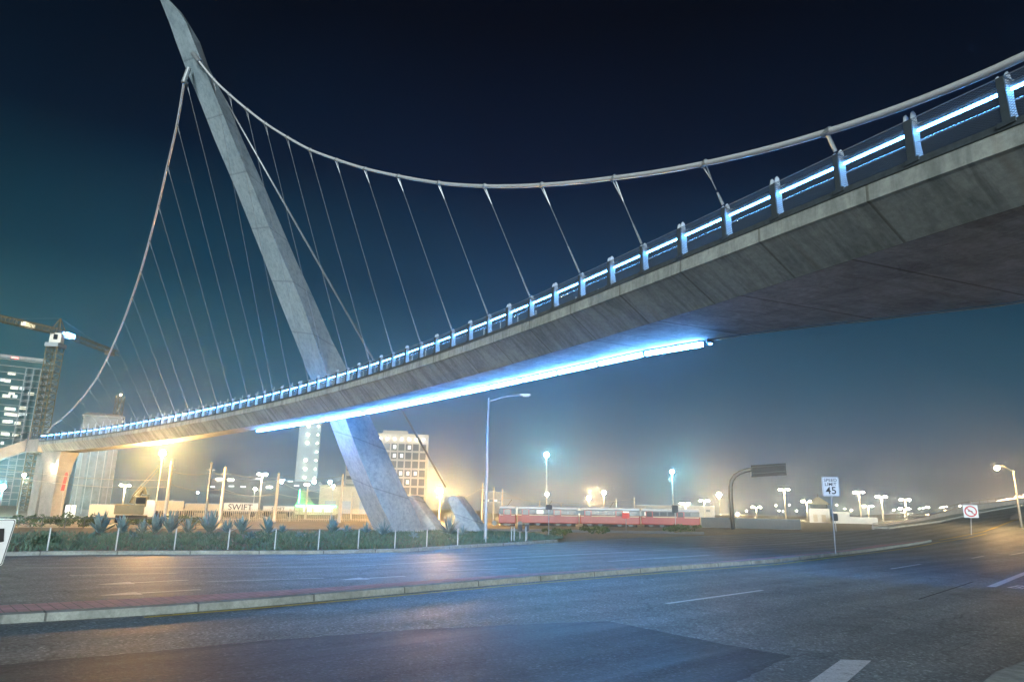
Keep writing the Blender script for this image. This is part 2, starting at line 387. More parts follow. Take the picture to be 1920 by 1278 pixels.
b.add(vs, [(i * 2, i * 2 + 1, i * 2 + 3, i * 2 + 2) for i in range(109)]); struct(b.build('median_paving', M['brick']))
yl = [(270, 1157), (480, 1140), (640, 1126), (973, 1096), (1250, 1073), (1453, 1058), (1567, 1044), (1680, 1030), (1760, 1016), (1815, 1008), (1850, 1000)]
strip('road_marking', [ong(*p) for p in yl], .14, M['line_y'])
strip('road_marking', [ong(*p) for p in [(1760, 1012), (1805, 1004), (1845, 996), (1875, 985), (1895, 977), (1912, 972)]], .14, M['line_y'])
for (a, c, wd) in [((1250, 1131), (1430, 1106), .13), ((1670, 1066), (1726, 1057), .13), ((1822, 1046), (1844, 1042), .12), ((1893, 1040), (1925, 1034), .12), ((250, 1218), (700, 1170), .0),
                   ((390, 1090), (607, 1083), .1), ((840, 1069), (970, 1065), .1), ((1140, 1052), (1330, 1040), .1), ((30, 1064), (640, 1062), .1), ((640, 1062), (1180, 1034), .1), ((1180, 1034), (1560, 1010), .1), ((130, 1078), (330, 1074), .1)]:
    if wd: strip('road_marking', [ong(*a), ong(*c)], wd, M['line_w'])
# far-side turn arrows
def arrow(cx, cy):
    c = ong(cx, cy)[:2]; t = -RD; n = np.array([t[1], -t[0]]); b = MB()
    q = lambda u, v: (*(c + t * u + n * v), .006)
    b.add([q(-1.2, -.08), q(.3, -.08), q(.3, .08), q(-1.2, .08)], [(0, 1, 2, 3)])
    b.add([q(.3, .35), q(.3, -.35), q(1.2, 0)], [(0, 1, 2)]); struct(b.build('road_marking', M['line_w']))
arrow(270, 1091); arrow(285, 1110); arrow(700, 1083); arrow(1680, 1020)
# cycle lane dashes on the near side
def quad(name, px, m, dz=.006):
    return struct(sheet(name, [ong(*p)[:2] for p in px], m, dz, rampz))
quad('road_marking', [(1512, 1282), (1577, 1236), (1634, 1238), (1584, 1282)], M['line_w'])
quad('road_marking', [(1850, 1099), (1867, 1100), (1935, 1072), (1935, 1066)], M['line_w'])
def ragged(px):
    G_ = [ong(*p)[:2] for p in px]; o = []
    for a, c in zip(G_, G_[1:] + G_[:1]):
        L = np.linalg.norm(c - a); k = max(1, int(L / .18)) if L < 14 else 1; n = np.array([c[1] - a[1], a[0] - c[0]]) / (L + 1e-9)
        o += [a + (c - a) * j / k + n * (rng.normal(0, .022) if j else 0) for j in range(k)]
    return struct(sheet('asphalt_patch', o, M['asph_d'], .004, rampz))
ragged([(-150, 1261), (0, 1246), (333, 1216), (500, 1200), (640, 1190), (770, 1180), (973, 1170), (1140, 1164), (1173, 1170), (1280, 1192), (1380, 1211), (1483, 1229), (1420, 1260), (1330, 1300), (1000, 1450), (-400, 1450)][::-1])
quad('kerb_ramp', [(1836, 1285), (1868, 1259), (1925, 1239), (2080, 1236), (2080, 1300)], M['kerb'], .012)
strip('tar_seal', [ong(1722, 1123), ong(1770, 1108), ong(1825, 1090)], .05, M['rubber'], .005)
strip('tar_seal', [ong(1838, 1081), ong(1890, 1085)], .07, M['rubber'], .005)

def text_mesh(body, size, m, name, ext=.002, align='CENTER', space=1.):
    cu = bpy.data.curves.new(name, 'FONT'); cu.body = body; cu.size = size; cu.align_x = align; cu.align_y = 'CENTER'; cu.extrude = ext; cu.space_character = space; cu.offset = size * .008
    o = bpy.data.objects.new(name, cu); COL.objects.link(o)
    dg = bpy.context.evaluated_depsgraph_get(); me = bpy.data.meshes.new_from_object(o.evaluated_get(dg))
    bpy.data.objects.remove(o); me.materials.clear(); me.materials.append(m)
    n = bpy.data.objects.new(name, me); COL.objects.link(n); return n
def put(o, origin, X, Y, parent=None):
    X = np.array(X) / np.linalg.norm(X); Y = np.array(Y, float); Y -= X * (X @ Y); Y /= np.linalg.norm(Y); Z = np.cross(X, Y)
    mw = Matrix(((X[0], Y[0], Z[0], origin[0]), (X[1], Y[1], Z[1], origin[1]), (X[2], Y[2], Z[2], origin[2]), (0, 0, 0, 1)))
    if parent is not None:
        o.parent = parent; o.matrix_parent_inverse = Matrix.LocRotScale(parent.location, parent.rotation_euler, None).inverted()
    o.matrix_basis = mw; return o
bl = text_mesh('BIKE', 1.0, M['line_w'], 'road_marking', .001, 'LEFT'); struct(bl)
pb = ong(1894, 1099); put(bl, pb + RD.tolist()[0] * np.array([0, 0, 0]) + np.array([0, 0, .008]), (RN[0], RN[1], 0), (RD[0], RD[1], 0)); bl.scale = (.62, 1.9, 1)

# far kerb of the road and the planting bed behind it
kerb_px = [(-420, 1048), (-200, 1045), (0, 1042), (88, 1040), (300, 1039), (598, 1038), (760, 1034), (913, 1024), (1000, 1019), (1045, 1015)]
KB = [ong(x, y)[:2] for x, y in kerb_px]; KB = densify([KB[0] + (KB[0] - KB[1]) / np.linalg.norm(KB[0] - KB[1]) * 50] + KB, 1.5)
back_px = [(1060, 1011), (1040, 1006), (980, 1001), (900, 997), (760, 994), (600, 994), (400, 993), (200, 992), (0, 991), (-200, 989), (-420, 987)]
BB = [gnd(x, y)[:2] for x, y in back_px]; BB.append(BB[-1] + (BB[-1] - BB[-2]) / np.linalg.norm(BB[-1] - BB[-2]) * 50)
b = MB(); vs = []
for i, p in enumerate(KB):
    t = KB[min(i + 1, len(KB) - 1)] - KB[max(i - 1, 0)]; t /= np.linalg.norm(t); n = np.array([-t[1], t[0]])
    for (o_, z) in ((-.02, -.02), (0, .15), (.3, .16), (.3, -.02)): q = p + n * o_; vs.append((q[0], q[1], z))
b.add(vs, [(i * 4 + k, i * 4 + k + 1, (i + 1) * 4 + k + 1, (i + 1) * 4 + k) for i in range(len(KB) - 1) for k in range(3)] + [tuple((len(KB) - 1) * 4 + k for k in range(4))])
struct(b.build('kerb', M['kerb']))
bed_poly = [tuple(p) for p in KB] + [tuple(p) for p in BB]
def inset_bed():
    o = []
    for i, p in enumerate(KB):
        t = KB[min(i + 1, len(KB) - 1)] - KB[max(i - 1, 0)]; t /= np.linalg.norm(t); n = np.array([-t[1], t[0]]); o.append(tuple(p + n * .31))
    return o + [tuple(p) for p in BB]
BEDP = inset_bed()
struct(sheet('planting_bed', BEDP, M['earth'], .12))
def inside(p, poly):
    c = False; n = len(poly); j = n - 1
    for i in range(n):
        if (poly[i][1] > p[1]) != (poly[j][1] > p[1]) and p[0] < (poly[j][0] - poly[i][0]) * (p[1] - poly[i][1]) / (poly[j][1] - poly[i][1]) + poly[i][0]: c = not c
        j = i
    return c
# ground cover: blades over the front of the bed
b = MB(); cnt = 0
xs = [p[0] for p in BEDP]; ys = [p[1] for p in BEDP]
while cnt < 24000:
    x = rng.uniform(max(min(xs), -40), max(xs)); y = rng.uniform(min(ys), max(ys))
    if not inside((x, y), BEDP): continue
    dk = min((x - k[0]) ** 2 + (y - k[1]) ** 2 for k in KB[::4]) ** .5
    if dk > 24 or rng.random() < (dk - 14) / 11: continue
    cl = .5 + .5 * math.sin(x * .9 + 1.7 * math.sin(y * .7)) * math.sin(y * 1.1 + x * .35)
    if rng.random() > .35 + .65 * cl: continue
    hgt = (.09 + .2 * rng.random()) * (.6 + .6 * cl) * min(1, .35 + dk * .5); a = rng.uniform(0, 2 * PI); wd = rng.uniform(.02, .045)
    dx, dy = math.cos(a) * wd, math.sin(a) * wd; lx, ly = rng.normal(0, .12, 2)
    b.add([(x - dx, y - dy, .11), (x + dx, y + dy, .11), (x + dx * .7 + lx * .5, y + dy * .7 + ly * .5, .11 + hgt * .6), (x + lx, y + ly, .11 + hgt)], [(0, 1, 2), (0, 2, 3)]); cnt += 1
struct(b.build('ground_cover', M['leaf3']), 'stuff')

# ------------------------------------------------------------------ the footbridge
PX = [63.90672416912298, -174.56208679320522, 156.66533072180022, -76.37576248304043, 102.83145154083984, -63.28011005991059]
PY = [41.537232552329016, -108.67426135590127, 100.3587038855889, -61.29299566722127, -54.60224236844969, 93.85888937642182]
PZ = [-8.26410670883634, 10.353458947569255, -5.515942197568927, 2.5481560086734376, 10.041911869560137]
tt = np.linspace(-.03, 1.03, 2400)
DP = np.c_[np.polyval(PX, tt), np.polyval(PY, tt), np.polyval(PZ, tt)]
tl = DP[-1] - DP[-20]; tl /= np.linalg.norm(tl); tl[2] *= .4
ext = [DP[-1] + tl * k for k in np.arange(.25, 24, .25)]
DP = np.r_[DP, ext]
SS = np.r_[0, np.cumsum(np.linalg.norm(np.diff(DP, axis=0), axis=1))]
T2 = np.gradient(DP[:, :2], axis=0); T2 /= np.linalg.norm(T2, axis=1)[:, None]
TS = np.interp(np.arange(len(DP)), np.arange(2400), tt) if False else np.r_[tt, tt[-1] + np.arange(1, len(ext) + 1) * .0022]
def at_s(s):
    P = np.array([np.interp(s, SS, DP[:, k]) for k in range(3)]); T = np.array([np.interp(s, SS, T2[:, 0]), np.interp(s, SS, T2[:, 1]), 0.]); T /= np.linalg.norm(T)
    return P, T, np.array([-T[1], T[0], 0.]), float(np.interp(s, SS, TS))       # point, tangent, away-from-camera normal, t
Z3 = np.array([0, 0, 1.])
def wi(t): return np.interp(t, [0, .5, .74, .83, .91, .96, 1.0, 1.1], [.9, 1., 1.07, 1.18, 1.3, 1.07, .86, .86])
def wf(t): return np.interp(t, [0, .33, .43, .56, .7, .78, .85, .87, .89, .92, .95, 1.0, 1.1], [3.2, 2.9, 2.6, 2.85, 3.3, 3.7, 4.2, 4.75, 5.3, 6.8, 8.2, 8.6, 8.6])
def dzs(t): return np.interp(t, [0, .3, .6, .85, 1.02, 1.1], [-1.35, -1.4, -1.42, -1.3, -1.18, -1.18])
S0, S1 = 2.8, 139.
bridge = thing('footbridge', 'curved concrete cable footbridge with a leaning blade pylon and blue lights, crossing the road', 'footbridge', (-8.8, 62., 0))
def girder():
    ss = np.arange(S0, S1, .6); b = MB(); uv = []; n = 8; lo = []
    for s in ss:
        P, T, N, t = at_s(s); a, c, dz = wi(t), wf(t), dzs(t)
        prof = [(.0, .0), (-.02, -.40), (.06, -.44), (a, dz), (c, dz), (c + .85, -.42), (c + .95, -.0), (c + .6, .02)]
        for (o, z) in prof: b.v.append(tuple(P + N * o + Z3 * z))
        lo.append(prof)
    F = []; MI = []; UV = []
    vv = [0, .4, .5, 1.9, 5.5, 7.2, 7.6, 8, 11]
    for i in range(len(ss) - 1):
        for k in range(n):
            k2 = (k + 1) % n
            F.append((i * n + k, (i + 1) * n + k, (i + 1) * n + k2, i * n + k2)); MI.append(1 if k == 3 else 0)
            va, vb = vv[k], vv[k + 1]
            if k == 3: va, vb = 0, lo[i][4][0] - lo[i][3][0]
            UV += [(ss[i], va), (ss[i + 1], va), (ss[i + 1], vb), (ss[i], vb)]
    F.append(tuple(range(n))); MI.append(0); UV += [(0, 0)] * n
    F.append(tuple((len(ss) - 1) * n + k for k in range(n))[::-1]); MI.append(0); UV += [(0, 0)] * n
    b.f = F; b.m = MI
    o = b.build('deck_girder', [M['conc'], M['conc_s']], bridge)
    ul = o.data.uv_layers.new(name='UVMap'); ul.data.foreach_set('uv', [x for p in UV for x in p])
    return o
girder()
# post positions along the deck
sp_ = [117.33 + 2 * k for k in range(5, 0, -1)] + [115.33, 113.4, 111.5, 109.45, 107.5, 105.45, 103.4, 101.37, 99.32, 97.26, 95.21, 93.15, 91.14, 89.1, 87.1, 85.14, 83.15, 81.25, 79.35, 77.6, 75.9, 74.2, 72.47, 70.8]
while sp_[-1] > 5.2: sp_.append(sp_[-1] - 1.66)
def along(off, z, s0, s1, step=.5, n=8):
    return [at_s(s)[0] + at_s(s)[2] * off + Z3 * z for s in np.arange(s0, s1 + 1e-6, step)]
b = MB()
for s in np.arange(S0, 128, .6):
    P, T, N, t = at_s(s); P2, T2_, N2, t2 = at_s(s + .6)
    for (o, z) in ((-.03, .005), (-.03, .15), (.12, .15), (.12, .005)): b.v.append(tuple(P + N * o + Z3 * z))
k_ = len(b.v) // 4
for i in range(k_ - 1):
    for k in range(4): b.f.append([i * 4 + k, i * 4 + (k + 1) % 4, (i + 1) * 4 + (k + 1) % 4, (i + 1) * 4 + k]); b.m.append(0)
b.build('edge_beam', M['steel_d'], bridge)
b = MB().tube(along(.16, .93, S0, 127), .075, 10); b.build('handrail', M['chrome'], bridge, True)
b = MB().tube(along(.17, .835, S0, 127), .026, 6); b.build('handrail_light', M['led'], bridge, True)
b = MB().tube(along(.22, .62, S0, 127), .022, 6); b.build('lower_rail', M['chrome'], bridge, True)
b = MB().tube(along(-.02, 1.06, S0, 127), .012, 5); b.build('mesh_cable', M['steel'], bridge, True)
hang_set = set(range(6, len(sp_), 2))
def post(s, tall):
    P, T, N, t = at_s(s); b = MB(); H = 1.12
    def plate(c, poly, th):                                  # poly in (N, Z), thickness along T
        n = len(poly); vs = [P + T * (c + e * th / 2) + N * o + Z3 * z for e in (-1, 1) for (o, z) in poly]
        b.add(vs, [tuple(range(n))[::-1], tuple(range(n, 2 * n))] + [(i, (i + 1) % n, n + (i + 1) % n, n + i) for i in range(n)])
    body = [(.0, .16), (.26, .16), (.21, .5), (.22, .8), (.26, .92), (.22, 1.02), (.0, 1.05)]
    plate(.0, body, .12 if not tall else .15)
    top = 1.17 if not tall else 1.27
    tip = [(-.02, 1.04), (.16, 1.01), (.14, top - .05), (.07, top), (.02, top - .05)]
    plate(-.085, tip, .03); plate(.085, tip, .03)
    o = b.build('railing_post', M['plate'], bridge)
    b = MB(); b.box(P + Z3 * .11 - N * .05, (.34, .03, .1), 0, 0, (T, N, Z3)); wd_ = .15 if not tall else .19
    b.box(P + Z3 * .6 - N * .022, (wd_, .036, .92), 0, 0, (T, N, Z3)); b.build('flange', M['flange'], o)
    return o
for i, s in enumerate(sp_[:100]): post(s, i in hang_set)
# diamond wire mesh between the posts
def panel(sa, sb, step):
    b = MB(); L = sa - sb; z0, z1 = .17, 1.04; Hh = z1 - z0
    def q(u, z):
        P, T, N, t = at_s(sb + u); return P - N * .02 + Z3 * (z0 + z)
    slope = .62
    for sgn in (1, -1):
        c = -Hh / slope
        while c < L:
            u0, v0, u1, v1 = c, 0., c + Hh / slope, Hh
            if u0 < 0: v0 = -u0 * slope; u0 = 0
            if u1 > L: v1 = Hh - (u1 - L) * slope; u1 = L
            if u1 - u0 > .02:
                if sgn < 0: u0, u1 = L - u0, L - u1
                b.tube([q(u0, v0), q((u0 + u1) / 2, (v0 + v1) / 2), q(u1, v1)], .0048 if step < .1 else .006, 3, 0, False)
            c += step
    return b.build('mesh_panel', M['wire'], bridge)
for i in range(len(sp_) - 1):
    panel(sp_[i], sp_[i + 1], .085 if i < 12 else (.12 if i < 26 else .25))
# leaning fence posts on the far side of the deck
b2 = []
s = 5.
while s < 126 and len(b2) < 98:
    P, T, N, t = at_s(s); w_ = wf(t) + .8; Hf = 2.8
    b = MB(); B0 = P + N * w_; B1 = P + N * (w_ + .35) + Z3 * Hf - T * .75
    b.tube([B0, (B0 + B1) / 2 - N * .05, B1], [.05, .045, .035], 6); b2.append(b.build('fence_post', M['plate'], bridge)); s += 1.75
b = MB().tube(along(3.2 + .0, .0, S0, S0 + .1), .01, 4)
pts = [at_s(s)[0] + at_s(s)[2] * (wf(at_s(s)[3]) + .72) + Z3 * .95 for s in np.arange(S0, 126, .6)]
MB().tube(pts, .04, 8).build('far_handrail', M['chrome'], bridge, True)
MB().tube([p - Z3 * .09 for p in pts], .035, 6).build('far_handrail_light', M['led_far'], bridge, True)

# main cables and hangers
HT = [((1550, 248), 111.5), ((1320, 307), 107.5), ((1150, 334), 103.4), ((1015, 347), 99.32), ((908, 349), 95.21), ((822, 343), 91.14), ((746, 330), 87.1), ((684, 316), 83.15), ((630, 299), 79.35), ((580, 280), 75.9), ((538, 257), 72.47), ((497, 231), 69.2), ((462, 204), 66.), ((430, 177), 62.9), ((400, 148), 59.8)]
HL = [(350, 156), (332, 233), (314, 311), (297, 385), (280, 451), (264, 508), (248, 556), (232, 600), (215, 641), (200, 674), (183, 706), (167, 729), (150, 751), (133, 769), (116, 785), (101, 796)]
HL = [(p, 57. - 3.26 * i) for i, p in enumerate(HL)]
KK = .45
def solve(px, s):
    P, T, N, t = at_s(s); D = P + Z3 * 1.15; n = N; r = ray(*px)
    # -(c-D).n = KK (c-D).z , c = CAM + d r
    A = -(r @ n) - KK * r[2]; B = -((CAM - D) @ n) - KK * (CAM - D)[2]
    d = -B / A; c = CAM + d * r
    return c, D
hp_r = []; hp_l = []; snap = lambda s: min(sp_, key=lambda q: abs(q - s))
for lst, res in ((HT, hp_r), (HL, hp_l)):
    for px, s in lst:
        c, D = solve(px, snap(s)); res.append((c, D))
def hanger(c, D, thick):
    v = D - c; L = np.linalg.norm(v); u = v / L; b = MB()
    if L < 1.2:
        b.tube([c, D], .05, 6)
    else:
        b.tube([c + u * .35, D - u * .5], thick, 5)
        b.tube([D - u * min(1.6, L * .3), D - u * .02], [.03, .045], 6)
    a = np.cross(u, Z3); a /= np.linalg.norm(a) + 1e-9
    for e in (-1, 1): b.tube([c + u * min(.9, L * .4), c + a * .09 * e - Z3 * .02], .022, 5)
    o = b.build('hanger', M['steel'], bridge)
    MB().tube([c - a * .13, c + a * .13], .09, 8).build('clamp', M['steel'], o)
for i, (c, D) in enumerate(hp_r + hp_l): hanger(c, D, .017)
def spline(P, n=8):
    P = [np.array(p) for p in P]; o = []
    Q = [2 * P[0] - P[1]] + P + [2 * P[-1] - P[-2]]
    for i in range(1, len(Q) - 2):
        for k in range(n):
            t = k / n; a, b_, c, d = Q[i - 1], Q[i], Q[i + 1], Q[i + 2]
            o.append(.5 * (2 * b_ + (c - a) * t + (2 * a - 5 * b_ + 4 * c - d) * t * t + (3 * b_ - a - 3 * c + d) * t ** 3))
    return o + [P[-1]]
DPY = lambda y: np.interp(y, [-20, 120, 500, 780, 1003], [55.0, 56.6, 59.3, 60.8, 62.0])      # depth of the pylon axis by picture height
sad_r = at(366, 106, DPY(106) - 1.5); sad_l = at(348, 137, DPY(137) - .6)
endr = [at_s(s)[0] + Z3 * (1.2 + .02 * (s - 115) ** 1.0) + at_s(s)[2] * (-.02) for s in (115.33,)]
e1 = at_s(115.33)[0] + Z3 * 1.28; e2 = at_s(119.5)[0] + Z3 * 1.45 + at_s(119.5)[2] * .05; e3 = at_s(127)[0] + Z3 * 1.2
cr = [sad_r] + [c for c, D in hp_r[::-1] if (c - sad_r)[0] > .3] + [e1, e2, e3]
MB().tube(spline(cr), .085, 10).build('main_cable', M['cable'], bridge, True)
cl_ = [sad_l] + [c for c, D in hp_l[1:]] + [at_s(4.2)[0] + Z3 * 1.1]
MB().tube(spline(cl_), .10, 10).build('main_cable', M['cable'], bridge, True)
# pylon: a lofted blade. rows: picture height, left edge, ridge, right edge, width factor
rows = [(1015, 710, 750, 806), (1003, 705, 742, 799), (950, 681, 716, 775), (900, 660, 693, 750), (850, 640, 672, 727), (785, 616, 648, 696), (700, 578, 613, 655), (635, 552, 590, 621), (560, 522, 563, 589), (490, 496, 532, 556), (420, 468, 502, 526), (355, 442, 476, 498), (262, 402, 437, 455), (200, 378, 412, 429), (128, 348, 383, 392), (80, 330, 364, 375), (45, 318, 350, 354), (25, 310, 338, 341), (5, 302, 320, 322), (-14, 293, 302, 303), (-24, 288, 291, 292)]
b = MB()
for (y, xl, xr, xR) in rows:
    d = DPY(y); wpx = (xR - xl) / f * d
    b.v += [tuple(at(xl, y, d + .30 * wpx)), tuple(at(xr, y, d - .62 * wpx)), tuple(at(xR, y, d + .22 * wpx)), tuple(at((xl * .35 + xR * .65), y, d + .75 * wpx)), tuple(at((xl * .7 + xR * .3), y, d + .7 * wpx))]
for i in range(len(rows) - 1):
    for k in range(5): b.f.append([i * 5 + k, i * 5 + (k + 1) % 5, (i + 1) * 5 + (k + 1) % 5, (i + 1) * 5 + k]); b.m.append(0)
b.f += [[4, 3, 2, 1, 0], [(len(rows) - 1) * 5 + k for k in range(5)]]; b.m += [0, 0]
me_p = b
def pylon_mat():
    m, nt, bs = newmat('pylon_concrete_light_tint'); v = objvec(nt)
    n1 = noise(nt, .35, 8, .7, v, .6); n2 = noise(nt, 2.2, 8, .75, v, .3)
    c = ramp(nt, n1, [(.3, (.21, .285, .325)), (.7, (.37, .445, .485))])  # blue cast of the deck lights is tinted into this concrete base colour
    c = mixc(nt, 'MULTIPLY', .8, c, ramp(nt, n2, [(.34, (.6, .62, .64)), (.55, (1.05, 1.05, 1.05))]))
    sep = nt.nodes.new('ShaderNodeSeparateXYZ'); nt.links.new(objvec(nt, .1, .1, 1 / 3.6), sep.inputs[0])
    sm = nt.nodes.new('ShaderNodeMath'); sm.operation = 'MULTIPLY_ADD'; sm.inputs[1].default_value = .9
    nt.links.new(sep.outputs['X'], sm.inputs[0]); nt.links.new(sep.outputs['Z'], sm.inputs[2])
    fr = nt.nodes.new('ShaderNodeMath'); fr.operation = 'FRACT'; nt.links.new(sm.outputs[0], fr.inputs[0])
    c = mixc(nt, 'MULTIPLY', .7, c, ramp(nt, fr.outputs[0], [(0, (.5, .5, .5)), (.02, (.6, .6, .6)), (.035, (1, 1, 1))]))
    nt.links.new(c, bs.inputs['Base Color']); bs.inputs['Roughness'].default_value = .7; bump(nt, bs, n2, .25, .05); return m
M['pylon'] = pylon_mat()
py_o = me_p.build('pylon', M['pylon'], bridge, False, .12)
MB().tube([sad_r - (cr[1] - sad_r) * .12, sad_r + (cr[1] - sad_r) * .25], .2, 10).build('cable_socket', M['steel'], py_o)
MB().tube([sad_l + np.array([.15, .1, .5]), sad_l - np.array([0.05, 0, .9])], .2, 10).build('cable_socket', M['steel'], py_o)
# backstay and its anchors
bt = at(397, 143, DPY(143) + .8); bb = at(836, 912, 67.5)
v_ = bb - bt
MB().tube([bt, bt + v_ * .25, bb], [.06, .10, .10], 10).build('backstay', M['steel'], bridge, True)
def anchor(prof, d, th):                                     # leaning fin traced in the stay plane, given thickness
    b = MB(); n = len(prof); nn = np.array([.45, .9, 0]); nn /= np.linalg.norm(nn)
    fr = [at(x, y, d) for x, y in prof]; vs = fr + [p + nn * th for p in fr]
    b.add(vs, [tuple(range(n))[::-1], tuple(range(n, 2 * n))] + [(i, (i + 1) % n, n + (i + 1) % n, n + i) for i in range(n)])
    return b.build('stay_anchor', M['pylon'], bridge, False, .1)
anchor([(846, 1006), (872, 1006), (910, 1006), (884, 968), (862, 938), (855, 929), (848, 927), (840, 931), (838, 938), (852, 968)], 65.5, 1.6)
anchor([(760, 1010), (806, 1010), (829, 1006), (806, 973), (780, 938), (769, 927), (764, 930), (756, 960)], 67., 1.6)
# blue strip light under the far edge: tube fixtures end to end
SF = []; 
fs = np.arange(20., 108., .1); FP = np.array([at_s(s)[0] + at_s(s)[2] * (wf(at_s(s)[3]) + .02) + Z3 * (dzs(at_s(s)[3]) - .14) for s in fs])
def projx(P):
    q = P - CAM; return 960 + f * (q @ Rc) / (q @ Fv)
xs_ = np.array([projx(p) for p in FP])
i0 = int(np.argmin(abs(xs_ - 482))); i1 = int(np.argmin(abs(xs_ - 1324)))
Lf = np.r_[0, np.cumsum(np.linalg.norm(np.diff(FP[i0:i1 + 1], axis=0), axis=1))]
nf = int(round(Lf[-1] / 3.25))
def FPs(l): return np.array([np.interp(l, Lf, FP[i0:i1 + 1, k]) for k in range(3)])
for i in range(nf):
    a, c = Lf[-1] * i / nf, Lf[-1] * (i + 1) / nf
    A, Cc = FPs(a + .1), FPs(c - .1); u = (Cc - A) / np.linalg.norm(Cc - A)
    n_ = np.cross(u, Z3); n_ /= np.linalg.norm(n_)
    mid = (A + Cc) / 2
    o = MB().box(mid + Z3 * .09, (np.linalg.norm(Cc - A), .2, .05), 0, 0, (u, n_, np.cross(n_, u))).build('strip_light', M['steel'], bridge)
    MB().tube([A + u * .03, Cc - u * .03], .11, 8).build('light_tube', M['strip'], o)
    MB().box(Cc + u * .1 - Z3 * .02, (.1, .16, .18), 0, 0, (u, n_, Z3)).build('bracket', M['steel_d'], o)
cs_ = np.arange(fs[i1] + .2, 130., .6)
cp_ = [at_s(s)[0] + at_s(s)[2] * (wf(at_s(s)[3]) + .03) + Z3 * (dzs(at_s(s)[3]) - .05) for s in cs_]
MB().tube(cp_, .03, 6).build('conduit', M['cable'], bridge, True)
cp_ = [cp_[0]] * 3 + cp_[1:]
bead = MB().box(cp_[2] - Z3 * .03, (.3, .16, .16)).build('junction_box', M['steel'], bridge); MB().box(cp_[2] - Z3 * .13, (.12, .08, .04)).build('light_tube', M['led'], bead)
# left landing: pier, stair flight
Pe, Te, Ne, te = at_s(S0 + .4)
def vert_loft(name, rows, m, parent, bevel=.06):
    b = MB(); n = len(rows[0])
    for r in rows: b.v += [tuple(p) for p in r]
    for i in range(len(rows) - 1):
        for k in range(n): b.f.append([i * n + k, i * n + (k + 1) % n, (i + 1) * n + (k + 1) % n, (i + 1) * n + k]); b.m.append(0)
    b.f += [list(range(n))[::-1], [(len(rows) - 1) * n + k for k in range(n)]]; b.m += [0, 0]
    return b.build(name, m, parent, False, bevel)
def ring(c, T, N, a, bb): return [c - T * a - N * bb, c + T * a - N * bb, c + T * a + N * bb, c - T * a + N * bb]
pc = at_s(4.6)[0] + at_s(4.6)[2] * 2.; pT, pN = at_s(4.6)[1], at_s(4.6)[2]
zt = pc[2] - 1.34
vert_loft('pier', [ring(np.array([pc[0], pc[1], z]), pT, pN, a, bb) for z, a, bb in ((-.05, 1.5, .75), (zt * .6, 1.6, .85), (zt * .85, 1.9, 1.0), (zt, 2.4, 1.25))], M['conc_l'], bridge)
pc2 = pc - pT * 4.6 + pN * .6
vert_loft('pier', [ring(np.array([pc2[0], pc2[1], z]), pT, pN, a, .6) for z, a in ((-.05, .9), (zt - .1, 1.0))], M['conc_l'], bridge)
# landing slab and stair going down to the left
def beam(A, B_, wN, up, dn, N, m, name):
    vs = []
    for p in (A, B_):
        vs += [p + Z3 * up, p - Z3 * dn, p + N * wN - Z3 * dn, p + N * wN + Z3 * up]
    return MB().add(vs, [(0, 1, 2, 3), (7, 6, 5, 4)] + [(k, k + 4, (k + 1) % 4 + 4, (k + 1) % 4) for k in range(4)]).build(name, m, bridge, False, .05)
A0 = at_s(S0)[0]; A1 = A0 - Te * 3.2 + Ne * .2
beam(A0 - Te * .05, A1, 4., .45, 1.3, Ne, M['conc_l'], 'landing')
sl_dir = (far(-40, 938, 95) - far(70, 938, 95)); sl_dir[2] = 0; sl_dir /= np.linalg.norm(sl_dir)
A2 = A1 + sl_dir * 18 - Z3 * 9.2
beam(A1 + sl_dir * .03, A2, 3., .5, 1.1, np.cross(sl_dir, Z3) * -1 if (np.cross(sl_dir, Z3) @ Ne) < 0 else np.cross(sl_dir, Z3), M['conc_l'], 'stair_flight')
b = MB()
for k in range(12):
    q = A1 + (A2 - A1) * (k / 12) + Z3 * .5; b.tube([q, q + Z3 * 1.0], .05, 6)
b.tube([A1 + Z3 * 1.5, A2 + Z3 * 1.5], .05, 6)
for k in range(5):
    q = A0 + (A1 - A0) * (k / 4) + Z3 * .45; b.tube([q, q + Z3 * 1.0], .06, 6)
b.build('stair_railing', M['steel_d'], bridge)
# right landing, outside the picture: abutment under the deck end
Pz, Tz, Nz, tz = at_s(136.)
ac = Pz + Nz * 4.7
vert_loft('abutment', [ring(np.array([ac[0], ac[1], z]), Tz, Nz, 2.2, 4.2) for z in (-.05, Pz[2] - 1.19)], M['conc_l'], bridge)

exec_sections = True
# ------------------------------------------------------------------ signs and street furniture near the road
def facing(p):                                              # unit vectors of a panel that faces the camera from p
    v = np.array([p[0], p[1], 0]); v /= np.linalg.norm(v); return np.array([v[1], -v[0], 0]), v         # right (as seen), away
def rounded(w_, h_, r, n=4):
    o = []
    for cx, cy, a0 in ((w_ / 2 - r, h_ / 2 - r, 0), (-w_ / 2 + r, h_ / 2 - r, 90), (-w_ / 2 + r, -h_ / 2 + r, 180), (w_ / 2 - r, -h_ / 2 + r, 270)):
        for k in range(n + 1):
            a = math.radians(a0 + 90 * k / n); o.append((cx + r * math.cos(a), cy + r * math.sin(a)))
    return o
def plate(name, c, X, Y, poly, th, m, parent, mi=0):
    Zn = np.cross(X, Y); n = len(poly); b = MB()
    vs = [c + X * p[0] + Y * p[1] + Zn * th for p in poly] + [c + X * p[0] + Y * p[1] for p in poly]
    b.add(vs, [tuple(range(n)), tuple(range(2 * n - 1, n - 1, -1))] + [(i, n + i, n + (i + 1) % n, (i + 1) % n) for i in range(n)])
    return b.build(name, m, parent)
